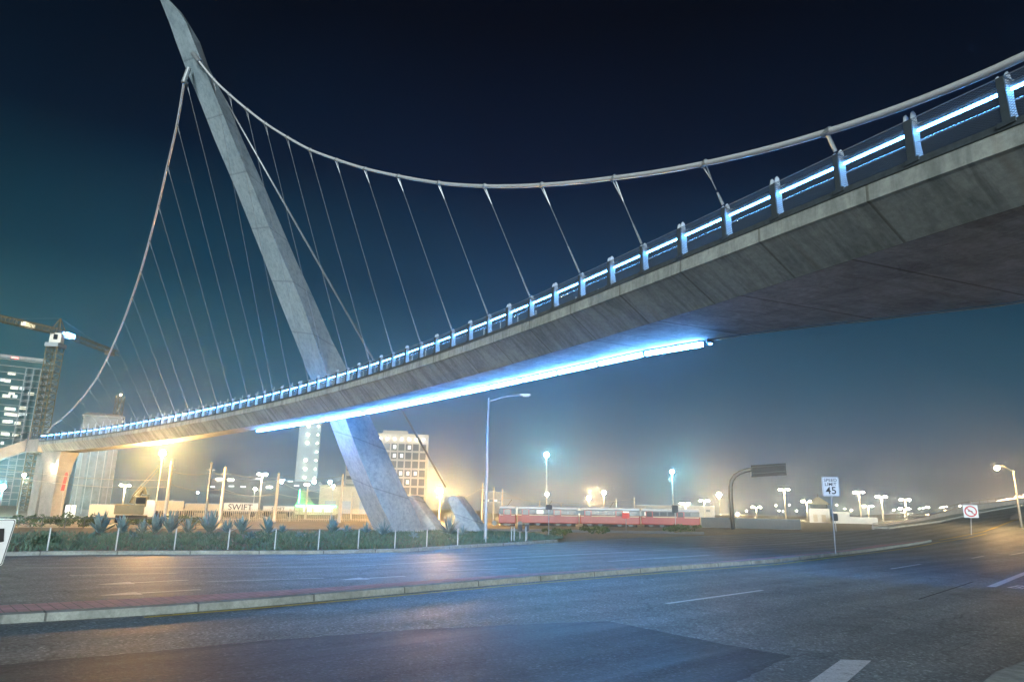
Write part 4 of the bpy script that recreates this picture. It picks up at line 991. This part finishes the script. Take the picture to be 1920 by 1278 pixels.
# red trams
def tram(px0, px1, D, label):
    a, c = base(px0, D), base(px1, D); L = np.linalg.norm(c - a); X = (c - a) / L; Y = np.array([-X[1], X[0], 0]); o = thing('tram', label, 'tram', (a + c) / 2, 'red trams parked in the yard')
    m = (a + c) / 2 + Y * 1.3; Hh = 2.75
    body = MB().box(m + Z3 * 1.0, (L, 2.6, 1.25), 0, 0, (X, Y, Z3)).build('body', M['red'], o, False, .12)
    MB().box(m + Z3 * 1.97, (L - .1, 2.5, .68), 0, 0, (X, Y, Z3)).build('window_band', M['steel_d'], o)
    k = .5
    while k < L - 1.2:
        MB().box(a + X * (k + .5) + Y * .04 + Z3 * 1.97, (.95, .04, .52), 0, 0, (X, Y, Z3)).build('window', M['glassd'] if rng.random() < .85 else M['window_lit'], o); k += 1.15
    for k in (2.2, L - 2.2):
        for e in (-.8, .8): MB().tube([a + X * (k + e) + Y * .1 + Z3 * .36, a + X * (k + e) + Y * .25 + Z3 * .36], .34, 12).build('wheel', M['steel_d'], o)
    MB().box(m - Y * 1.31 + Z3 * 1.5, (L - .3, .03, .12), 0, 0, (X, Y, Z3)).build('stripe', M['beige'], o)
    MB().box(m + Z3 * 2.52, (L - .1, 2.56, .42), 0, 0, (X, Y, Z3)).build('roof', M['galv'], o, False, .12)
    MB().box(m + Z3 * .2, (L * .9, 2.0, .36), 0, 0, (X, Y, Z3)).build('bogie', M['rubber'], o)
    k = 1.2
    while k < L - 1:
        d_ = MB().box(a + X * k - Y * .02 + Z3 * 1.45, (1.1, .05, 1.7), 0, 0, (X, Y, Z3)).build('door', M['red'], o)
        MB().box(a + X * k - Y * .05 + Z3 * 1.9, (.8, .03, .7), 0, 0, (X, Y, Z3)).build('door_window', M['glassd'], d_); k += 4.6
    MB().tube([m + Z3 * 2.75, m + Z3 * 3.6 + X * .6], .03, 5).build('pantograph', M['steel_d'], o)
tram(935, 968, 98, 'leftmost short red tram end, behind the two sign backs'); tram(970, 1085, 103, 'red tram second from the left, under the tall mast lamp'); tram(1087, 1200, 106, 'red tram third from the left, under the close orange lamps'); tram(1202, 1312, 109, 'rightmost red tram, left of the dark wall')
# tracks
for k, (y0, y1) in enumerate(((992, 998), (994.5, 1000.5))):
    MB().tube([gnd(900, y0) + Z3 * .03, gnd(1330, y1) + Z3 * .03], .06, 4); 
    o = MB().tube([gnd(900, y0) + Z3 * .06, gnd(1320, y1 + .6) + Z3 * .06], .07, 4).build('rail_track', M['steel']); struct(o)
# dark wall and kerb island right of the trams
o, X, Y, wd, z1, ctr, a = boxbuild('dark_wall', 1314, 1500, 969, 118, .4, 'x', 'long dark slatted wall right of the trams', 'wall')
MB().box(np.array([ctr[0], ctr[1], .75]), (wd, .3, 1.6), 0, 0, (X, Y, Z3)).build('wall_panel', M['flange'], o)
b = MB(); k = .2
while k < wd: b.box(a + X * k - Y * .03 + Z3 * .75, (.12, .08, 1.5), 0, 0, (X, Y, Z3)); k += .6
b.build('slats', M['flange'], o)

# white building with hipped roof
o, X, Y, wd, z1, ctr, a = boxbuild('pavilion', 1517, 1556, 953, 240, 7., 'x', 'small white building with a green hipped roof left of the speed limit sign post', 'building')
MB().box(np.array([ctr[0], ctr[1], z1 * .5 - .1]), (wd, 7, z1 + .2), 0, 0, (X, Y, Z3)).build('wall', M['white'], o)
b = MB().box(np.array([ctr[0], ctr[1], z1 + .7]), (wd * .85, 6, 1.2), 0, 0, (X, Y, Z3)); b.build('clerestory', M['glassd'], o)
zr = z1 + 1.3; rw, rd = wd * .56, 4.4; cc = np.array([ctr[0], ctr[1], zr])
rf = MB().add([cc - X * rw - Y * rd, cc + X * rw - Y * rd, cc + X * rw + Y * rd, cc - X * rw + Y * rd, cc - X * .6 + Z3 * 2.2, cc + X * .6 + Z3 * 2.2], [(0, 1, 5, 4), (1, 2, 5), (2, 3, 4, 5), (3, 0, 4), (3, 2, 1, 0)]).build('roof', M['roof'], o)
MB().tube([cc + Z3 * 2.1, cc + Z3 * 3.3], [.15, .05], 6).build('finial', M['roof'], rf)
for k in (.3, .7): MB().box(a + X * wd * k - Y * .03 + Z3 * 1.3, (1.2, .08, 2.2), 0, 0, (X, Y, Z3)).build('door', M['beige'], o)
# low white wall running right of it
o, X, Y, wd, z1, ctr, a = boxbuild('low_wall', 1560, 1645, 966, 232, .5, 'x', 'low pale wall with gate piers right of the white hipped building', 'wall')
MB().box(np.array([ctr[0], ctr[1], .9]), (wd, .5, 1.9), 0, 0, (X, Y, Z3)).build('wall_panel', M['white'], o)
for k in (.08, .2, .33): MB().box(a + X * wd * k + Z3 * 1.6 - Y * .1, (1.6, .9, 3.3), 0, 0, (X, Y, Z3)).build('pier', M['white'], o)

# ramp barrier at the right: kerb and parapet with a rail
bar_px = [(1668, 991), (1759, 979), (1847, 959.5), (1905, 949.5)]
BL = [ong(x, y)[:2] for x, y in bar_px]; dl_ = BL[-1] - BL[-2]; dl_ /= np.linalg.norm(dl_); BL += [BL[-1] + dl_ * 40]
BL = densify([np.array(p) for p in BL], 2.5); o = thing('ramp_parapet', 'pale concrete parapet climbing along the left side of the ramp', 'parapet', (*BL[0], 0))
b = MB(); bk = MB(); vs = []; vk = []
for i, p in enumerate(BL):
    t = BL[min(i + 1, len(BL) - 1)] - BL[max(i - 1, 0)]; t /= np.linalg.norm(t); n = np.array([-t[1], t[0]]); z = rampz(*p)
    up = min(1., i / 14)
    for (o_, zz) in ((1.6, -.3 - z), (1.55, .25 + .75 * up), (1.8, .27 + .75 * up), (1.9, -.3 - z)): q = p + n * o_; vs.append((q[0], q[1], z + zz))
    for (o_, zz) in ((-.02, -.02), (0, .17), (1.54, .18), (1.54, -.02)): q = p + n * o_; vk.append((q[0], q[1], z + zz))
fc = [(i * 4 + k, i * 4 + (k + 1) % 4, (i + 1) * 4 + (k + 1) % 4, (i + 1) * 4 + k) for i in range(len(BL) - 1) for k in range(4)]
b.add(vs, fc + [(3, 2, 1, 0)]); b.build('parapet_wall', M['conc_l'], o); bk.add(vk, fc + [(3, 2, 1, 0)]); struct(bk.build('pavement', M['kerb']))
rp = []
for i, p in enumerate(BL):
    t = BL[min(i + 1, len(BL) - 1)] - BL[max(i - 1, 0)]; t /= np.linalg.norm(t); n = np.array([-t[1], t[0]]); rp.append(np.array([*(p + n * 1.68), rampz(*p) + 1.0 * min(1, i / 14) + .5]))
MB().tube(rp, .05, 6).build('rail', M['galv'], o)
for p in rp[::2]: MB().tube([p - Z3 * .6, p], .04, 5).build('rail_post', M['galv'], o)
# tan kerb island at the far right of the road
quad('traffic_island', [(1893, 977), (1925, 974), (1960, 968), (1960, 962), (1925, 961), (1906, 964), (1896, 969)], M['conc_l'], .14)

# ------------------------------------------------------------------ distant buildings
# lift tower left
D = 138.; o, X, Y, wd, z1, ctr, a = boxbuild('lift_tower', 131, 207, 772, D, 5., 'x', 'tall pale lift tower with streaked walls behind the left end of the bridge', 'tower')
vert_loft('wall', [ring(np.array([ctr[0], ctr[1], z]), X, Y, wd / 2 * s_, 2.5 * s_) for z, s_ in ((-.05, .98), (z1 - .8, 1.))], M['conc_t'], o)
b = MB()
for k in np.linspace(.12, .88, 5): b.box(a + X * wd * k - Y * .05 + Z3 * (z1 * .45), (.12, .14, z1 * .86), 0, 0, (X, Y, Z3))
b.build('mullions', M['steel'], o)
MB().box(a + X * wd * .5 - Y * .03 + Z3 * z1 * .42, (wd * .5, .1, z1 * .72), 0, 0, (X, Y, Z3)).build('glazing', simple('streaked_glass', (.13, .17, .19), .25, 0, .6, .8), o)
vert_loft('roof', [ring(np.array([ctr[0], ctr[1], z]), X, Y, wd / 2 + e, 2.5 + e) for z, e in ((z1 - .79, .25), (z1 - .5, .3), (z1, -.6))], M['conc_t'], o)
MB().box(a - X * 1.6 + Z3 * (z1 * .62), (3., 3., .25), 0, 0, (X, Y, Z3)).build('bridge_slab', M['conc_l'], o)
MB().tube([a - X * 2.9 - Y * .5 + Z3 * (z1 * .6), a - X * .2 - Y * .5 + Z3 * (z1 * .6)], .09, 6).build('light_tube', M['lamp_cool'], o)
# gate lights below
for x in (126, 137):
    p = far(x, 958, 100); q = np.array([p[0], p[1], 0]); g = thing('light_column', 'short glowing white column below the lift tower, ' + ('left' if x < 130 else 'right') + ' one of two', 'lamp', q, 'glowing white columns')
    MB().box(q + Z3 * .1, (.9, .6, .3)).build('base', M['conc_l'], g); MB().box(q + Z3 * 1.05, (.4, .25, 1.6)).build('light_panel', M['window_cool'], g)
p = far(121, 914, 110); g = thing('banner', 'slim red feather banner between the pier and the lift tower', 'banner', (p[0], p[1], 0))
MB().tube([(p[0], p[1], 0), far(123, 888, 110)], .04, 6).build('pole', M['galv'], g); X, V = facing(p)
plate('flag', far(121.5, 902, 109.9), X, Z3, [(-.3, -1.2), (.1, -1.2), (.22, 1.0), (.1, 1.25), (-.08, 1.1)], .02, M['paint_r'], g)

# glass high-rise at the left edge
D = 430.; o, X, Y, wd, z1, ctr, a = boxbuild('high_rise', -75, 58, 668, D, 30., 'x', 'teal glass high rise under construction at the left picture edge', 'building')
teal = simple('teal_glass', (.05, .13, .14), .25, .0, .3, .15)
MB().box(np.array([ctr[0], ctr[1], z1 / 2]), (wd, 30, z1), 0, 0, (X, Y, Z3)).build('facade', teal, o)
b = MB(); z = 3.
while z < z1: b.box(np.array([ctr[0], ctr[1], z]), (wd + 1.2, 31.2, .35), 0, 0, (X, Y, Z3)); z += 3.3
b.build('floor_slabs', M['conc_p'], o)
for u in (.63, .86):
    b = MB()
    for e in (-1.6, 1.6): b.box(a + X * (wd * u + e) - Y * 2. + Z3 * z1 * .47, (.5, .5, z1 * .94), 0, 0, (X, Y, Z3))
    z = 2.
    while z < z1 * .93: b.box(a + X * wd * u - Y * 2. + Z3 * z, (3.2, .4, .4), 0, 0, (X, Y, Z3)); z += 3.3
    b.build('hoist_mast', M['galv'], o)
wl = [(5, 712), (14, 714), (27, 727), (41, 728), (22, 737), (12, 742), (28, 743), (58, 738), (16, 766), (25, 767), (14, 776), (22, 777), (37, 776), (30, 778), (12, 790), (20, 790), (33, 793), (9, 813), (14, 814), (29, 815), (44, 765), (3, 830), (16, 845), (22, 700), (46, 776)]
for i, (x, y) in enumerate(wl):
    p = far(x, y, D); k = (p - a) @ X; b = MB().box(a + X * k - Y * .1 + Z3 * p[2], (1.9 + (i % 3) * .7, .2, 1.5), 0, 0, (X, Y, Z3)); b.build('lit_window', M['window_lit'] if i % 3 else M['window_cool'], o)
MB().box(np.array([ctr[0], ctr[1], z1 + 1.2]), (wd * .7, 20, 2.4), 0, 0, (X, Y, Z3)).build('roof_plant', M['conc_p'], o)
MB().box(a + X * (far(28, 670, D) - a) @ X + X * 0 + Z3 * (z1 + .5) if False else a + X * ((far(28, 670, D) - a) @ X) + Z3 * (z1 + .4) - Y * .2, (3., .3, .5), 0, 0, (X, Y, Z3)).build('beacon', M['red_lamp'], o)
# tower crane
def lattice(A_, B_, w_, bays, r, b, X=None):
    t = B_ - A_; L = np.linalg.norm(t); t /= L
    u = np.cross(t, Z3) if abs(t[2]) < .8 else np.array([1., 0, 0]); u /= np.linalg.norm(u); v = np.cross(t, u)
    cs = [(-1, -1), (1, -1), (1, 1), (-1, 1)]; C_ = lambda k, i: A_ + t * L * i / bays + (u * cs[k][0] + v * cs[k][1]) * w_ / 2
    for k in range(4): b.tube([C_(k, 0), C_(k, bays)], r, 4)
    for i in range(bays):
        for k in range(4):
            b.tube([C_(k, i), C_((k + 1) % 4, i + 1)], r * .6, 3, 0, False); b.tube([C_(k, i), C_((k + 1) % 4, i)], r * .6, 3, 0, False)
D = 205.; mb = base(78 - 18, D); mt = far(104, 650, D); mb = np.array([mt[0], mt[1], 0.])
cr_ = thing('tower_crane', 'large tower crane with a blue lit banner left of the bridge cable', 'crane', mb)
b = MB(); lattice(mb, mt, 2.7, 24, .14, b); b.build('mast', M['yellow'], cr_)
MB().box(mt + Z3 * .3, (3.4, 3.4, 1.)).build('slewing_ring', M['steel'], cr_)
cbx = MB().box(mt + Z3 * 2.1, (2.6, 2.6, 2.6), .3).build('cab', M['white'], cr_, False, .1)
X, V = facing(mt); MB().box(mt + Z3 * 2.3 - V * 1.36 , (1.6, .06, 1.3), math.atan2(X[1], X[0])).build('cab_window', M['glassd'], cbx)
jz = mt[2] + 3.9
def atz(px, py, z): r = ray(px, py); return CAM + r * ((z - CH) / r[2])
jl = atz(-60, 583, jz); jr = atz(220, 663, jz); jc = np.array([mt[0], mt[1], jz])
b = MB(); lattice(jc, jl, 1.4, 24, .10, b); b.build('jib', M['yellow'], cr_)
b = MB(); lattice(jc, jr, 1.3, 10, .10, b); b.build('counter_jib', M['yellow'], cr_)
ap = far(115.5, 597, D); ap = np.array([mt[0], mt[1], ap[2]])
b = MB(); 
for e in ((1.2, 1.2), (-1.2, 1.2), (1.2, -1.2), (-1.2, -1.2)): b.tube([jc + np.array([e[0], e[1], 0]), ap], .16, 4)
b.build('tower_head', M['yellow'], cr_)
MB().tube([ap, jc * .35 + jl * .65], .05, 4).build('tie_bar', M['steel'], cr_); MB().tube([ap, jc * .2 + jr * .8], .05, 4).build('tie_bar', M['steel'], cr_)
qa = jc + (jr - jc) * .10; qb = jc + (jr - jc) * .22; u_ = (qb - qa) / np.linalg.norm(qb - qa)
MB().box((qa + qb) / 2 + Z3 * .1, (np.linalg.norm(qb - qa), 1.4, 1.2), 0, 0, (u_, np.cross(Z3, u_), Z3)).build('lit_banner', M['crane_lamp'], cr_)
qa = jc + (jr - jc) * .86; MB().box(qa - Z3 * .6, (2.4, 1.3, 1.3), 0, 0, (u_, np.cross(Z3, u_), Z3)).build('counterweight', M['conc_l'], cr_)
qa = jc + (jl - jc) * .36; MB().box(qa - Z3 * .1, (3.2, 1.2, .9), 0, 0, (u_, np.cross(Z3, u_), Z3)).build('lit_sign', M['window_lit'], cr_)
D = 330.; mt = far(226, 742, D); mb = np.array([mt[0], mt[1], 0.]); c2 = thing('tower_crane', 'small far crane mast rising behind the deck right of the lift tower', 'crane', mb)
b = MB(); lattice(mb, mt, 2.4, 18, .2, b); b.build('mast', M['yellow'], c2); lamp_globe(mt + Z3 * .5, .35, M['lamp_dot'], c2)
# slim tower with edge lights
D = 520.; o, X, Y, wd, z1, ctr, a = boxbuild('slim_tower', 548, 590, 748, D, 16., 'x', 'slim pale tower with rows of small lights left of the pylon', 'tower')
pale = simple('pale_render', (.30, .38, .40), .7, 0, .12, .1)
MB().box(np.array([ctr[0], ctr[1], z1 / 2]), (wd, 16, z1), 0, 0, (X, Y, Z3)).build('wall', pale, o)
MB().box(np.array([ctr[0], ctr[1], z1 + .5]), (wd * .9, 14, 1.), 0, 0, (X, Y, Z3)).build('roof', M['conc_p'], o)
for i in range(9):
    z = 22 + i * 6.1
    for k, r_ in ((.42, .75), (.88, .4)):
        if (k < .5 and i in (3,)) : continue
        lamp_globe(a + X * wd * k - Y * .4 + Z3 * z, r_, M['lamp_dot'], o).name = 'wall_lamp'
# office block with window grid
D = 400.; o, X, Y, wd, z1, ctr, a = boxbuild('office_block', 668, 798, 812, D, 24., 'x', 'pale office block with a square window grid behind the pylon', 'building')
grid = simple('pale_precast', (.33, .31, .28), .75, 0, .1, .1)
MB().box(np.array([ctr[0], ctr[1], z1 / 2]) + Y * .6, (wd, 24, z1), 0, 0, (X, Y, Z3)).build('wall', grid, o)
MB().box(np.array([ctr[0], ctr[1], z1 + 1.2]), (wd * .38, 10, 2.4), 0, 0, (X, Y, Z3)).build('roof_plant', grid, o)
px_, pz_ = wd / 9.35, 4.85; lit = {(4, 0), (5, 1), (6, 0), (5, 3), (6, 3), (7, 3), (6, 4), (4, 1)}
for i in range(9):
    lamp_globe(a + X * (px_ * (i + .6)) - Y * .3 + Z3 * (z1 - 3.1), .5, M['lamp_dot'], o).name = 'cornice_lamp'
    for j in range(7):
        c = a + X * (px_ * (i + .62)) + Z3 * (z1 - 7.6 - pz_ * j)
        fr_ = MB().box(c + Y * -.06 + Y * .55, (px_ * .80, .3, pz_ * .78), 0, 0, (X, Y, Z3)).build('window', M['glassd'], o)
        if (i, j) in lit: MB().box(c - Y * .02 + Y * .38 + X * .3, (px_ * .4, .05, pz_ * .45), 0, 0, (X, Y, Z3)).build('lit_pane', M['window_cool'], fr_)
b = MB()
for i in range(10): b.box(a + X * (px_ * (i + .12)) + Z3 * (z1 - 3.9 - pz_ * 3.5) + Y * .25, (px_ * .2, .5, pz_ * 7.4), 0, 0, (X, Y, Z3))
for j in range(8): b.box(a + X * wd / 2 + Z3 * (z1 - 5.2 - pz_ * j) + Y * .27, (wd, .48, pz_ * .2), 0, 0, (X, Y, Z3))
b.build('facade_grid', grid, o)
# warehouse, green-lit shop, garage
D = 235.; o, X, Y, wd, z1, ctr, a = boxbuild('warehouse', 597, 705, 912, D, 20., 'x', 'plain beige warehouse left of the pylon foot', 'building')
MB().box(np.array([ctr[0], ctr[1], z1 / 2]), (wd, 20, z1), 0, 0, (X, Y, Z3)).build('wall', M['beige'], o); MB().box(np.array([ctr[0], ctr[1], z1 + .25]), (wd + .6, 20.6, .5), 0, 0, (X, Y, Z3)).build('roof', M['roof'], o)
for k in (.2, .5, .8): MB().box(a + X * wd * k - Y * .05 + Z3 * 2., (3.4, .15, 4.), 0, 0, (X, Y, Z3)).build('roller_door', M['galv'], o)
D = 262.; o, X, Y, wd, z1, ctr, a = boxbuild('tower_block', 643, 690, 866, 300., 18., 'x', 'grey block with a flat roof peeping out left of the pylon', 'building')
MB().box(np.array([ctr[0], ctr[1], z1 / 2]), (wd, 18, z1), 0, 0, (X, Y, Z3)).build('wall', M['conc_l'], o)
for j in range(5): MB().box(a + X * wd * .5 - Y * .03 + Z3 * (z1 - 3 - 3.4 * j), (wd * .9, .1, 1.4), 0, 0, (X, Y, Z3)).build('window_band', M['glassd'], o)
D = 200.; o, X, Y, wd, z1, ctr, a = boxbuild('shop', 553, 632, 946, D, 12., 'x', 'low shop with a green neon eave and a pitched gable', 'building')
MB().box(np.array([ctr[0], ctr[1], z1 / 2]), (wd, 12, z1), 0, 0, (X, Y, Z3)).build('wall', M['beige'], o)
cg = a + X * wd * .22; MB().add([cg - X * 2.4 + Z3 * z1, cg + X * 2.6 + Z3 * z1, cg - X * .6 + Z3 * (z1 + 4.4), cg - X * 2.4 + Z3 * z1 + Y * 8, cg + X * 2.6 + Z3 * z1 + Y * 8, cg - X * .6 + Z3 * (z1 + 4.4) + Y * 8], [(0, 1, 2), (5, 4, 3), (0, 2, 5, 3), (1, 4, 5, 2), (0, 3, 4, 1)]).build('gable', M['roof'], o)
MB().box(a + X * wd * .5 - Y * .3 + Z3 * (z1 - .3), (wd * .96, .25, .25), 0, 0, (X, Y, Z3)).build('neon_eave', M['green_lamp'], o)
MB().box(cg - X * 1.5 - Y * .3 + Z3 * (z1 + 2.2), (.25, .25, 3.6), 0, 0, (X, Y, Z3)).build('neon_upright', M['green_lamp'], o)
for k in (.3, .55, .8): MB().box(a + X * wd * k - Y * .04 + Z3 * 1.6, (2.2, .1, 1.8), 0, 0, (X, Y, Z3)).build('window', M['window_cool'], o)
D = 330.; o, X, Y, wd, z1, ctr, a = boxbuild('parking_garage', 385, 600, 900, D, 24., 'x', 'dark low parking garage with lit decks behind the trailers', 'building')
MB().box(np.array([ctr[0], ctr[1], z1 / 2]), (wd, 24, z1), 0, 0, (X, Y, Z3)).build('wall', simple('dark_facade', (.07, .08, .09), .7), o)
for j in range(3):
    MB().box(a + X * wd / 2 - Y * .1 + Z3 * (2.5 + 3.4 * j), (wd, .3, 1.2), 0, 0, (X, Y, Z3)).build('deck_band', M['steel_d'], o)
for x, y in ((398, 912), (411, 898), (433, 899), (434, 911), (456, 912), (484, 897), (505, 913), (530, 899), (544, 902), (556, 910), (575, 908), (588, 903)):
    p = far(x, y, D); k = (p - a) @ X; MB().box(a + X * k - Y * .3 + Z3 * p[2], (2.2, .3, .6), 0, 0, (X, Y, Z3)).build('deck_lamp', M['lamp_dot'] if x % 2 else M['window_cool'], o)
for x, y, r_ in ((528, 902, .8), (589, 903, .8), (619, 903, .8)):
    lamp_globe(far(x, y, 320), r_, M['lamp_cool'], o).name = 'roof_lamp'
for x0, x1, y0, D, lab in ((902, 938, 922, 420, 'dark mid rise block behind the wire poles'), (960, 1160, 953, 300, 'low pale shed roof behind the trams'), (1190, 1340, 948, 420, 'long low dark building under the right mast lamp')):
    o, X, Y, wd, z1, ctr, a = boxbuild('low_building', x0, x1, y0, D, 14., 'x', lab, 'building')
    MB().box(np.array([ctr[0], ctr[1], z1 / 2]), (wd, 14, z1), 0, 0, (X, Y, Z3)).build('wall', M['white'] if x0 == 960 else M['conc_l'], o); MB().box(np.array([ctr[0], ctr[1], z1 + .15]), (wd + .5, 14.5, .3), 0, 0, (X, Y, Z3)).build('roof', M['galv'], o)
    for k in np.linspace(.08, .92, 7): MB().box(a + X * wd * k - Y * .03 + Z3 * z1 * .6, (2.2, .1, 1.2), 0, 0, (X, Y, Z3)).build('window', M['glassd'] if int(k * 100) % 3 else M['window_lit'], o)
# far hill with town lights at the right
b = MB(); vs = []; nx = 40
for j in range(7):
    for i in range(nx):
        x = 1560 + i * 22; p = base(x, 1000 + j * 70); q = (i / nx); hh = 52 * math.exp(-((q - .62) / .28) ** 2) * math.sin(PI * j / 6) ** .8 + 4 * math.sin(i * .9 + j)
        vs.append((p[0], p[1], max(-.5, hh * (j > 0) * (j < 6))))
b.add(vs, [(j * nx + i, j * nx + i + 1, (j + 1) * nx + i + 1, (j + 1) * nx + i) for j in range(6) for i in range(nx - 1)])
struct(b.build('hill', simple('hill_scrub', (.04, .045, .035), .9, 0, .3, .05), None, True))
b = MB()
for k in range(170):
    x = rng.normal(1890, 40); j = rng.uniform(.3, 2.6); q = (x - 1560) / 22 / nx; hh = 52 * math.exp(-((q - .62) / .28) ** 2) * math.sin(PI * j / 6) ** .8
    p = base(x, 1000 + j * 70); b.box((p[0], p[1], hh + 3.5), (2.2, 2.2, 1.2))
struct(b.build('hill_lights', emit('hill_town_lamp', (1, .6, .3), 14)), 'stuff')

# ------------------------------------------------------------------ camera and render settings
cam = bpy.data.cameras.new('Camera'); co = bpy.data.objects.new('Camera', cam); COL.objects.link(co)
cam.sensor_width = 36; cam.lens = f * 36 / 1920; cam.clip_start = .1; cam.clip_end = 9000
co.matrix_world = Matrix(((Rc[0], Uc[0], -Fv[0], 0), (Rc[1], Uc[1], -Fv[1], 0), (Rc[2], Uc[2], -Fv[2], CH), (0, 0, 0, 1)))
sc.camera = co
vs_ = sc.view_settings; vs_.view_transform = 'Standard'; vs_.look = 'None'; vs_.exposure = 1.15; vs_.gamma = 1.
cy = sc.cycles; cy.sample_clamp_indirect = 3.; cy.max_bounces = 5; cy.volume_bounces = 0; cy.use_denoising = True
cy.caustics_reflective = False; cy.caustics_refractive = False
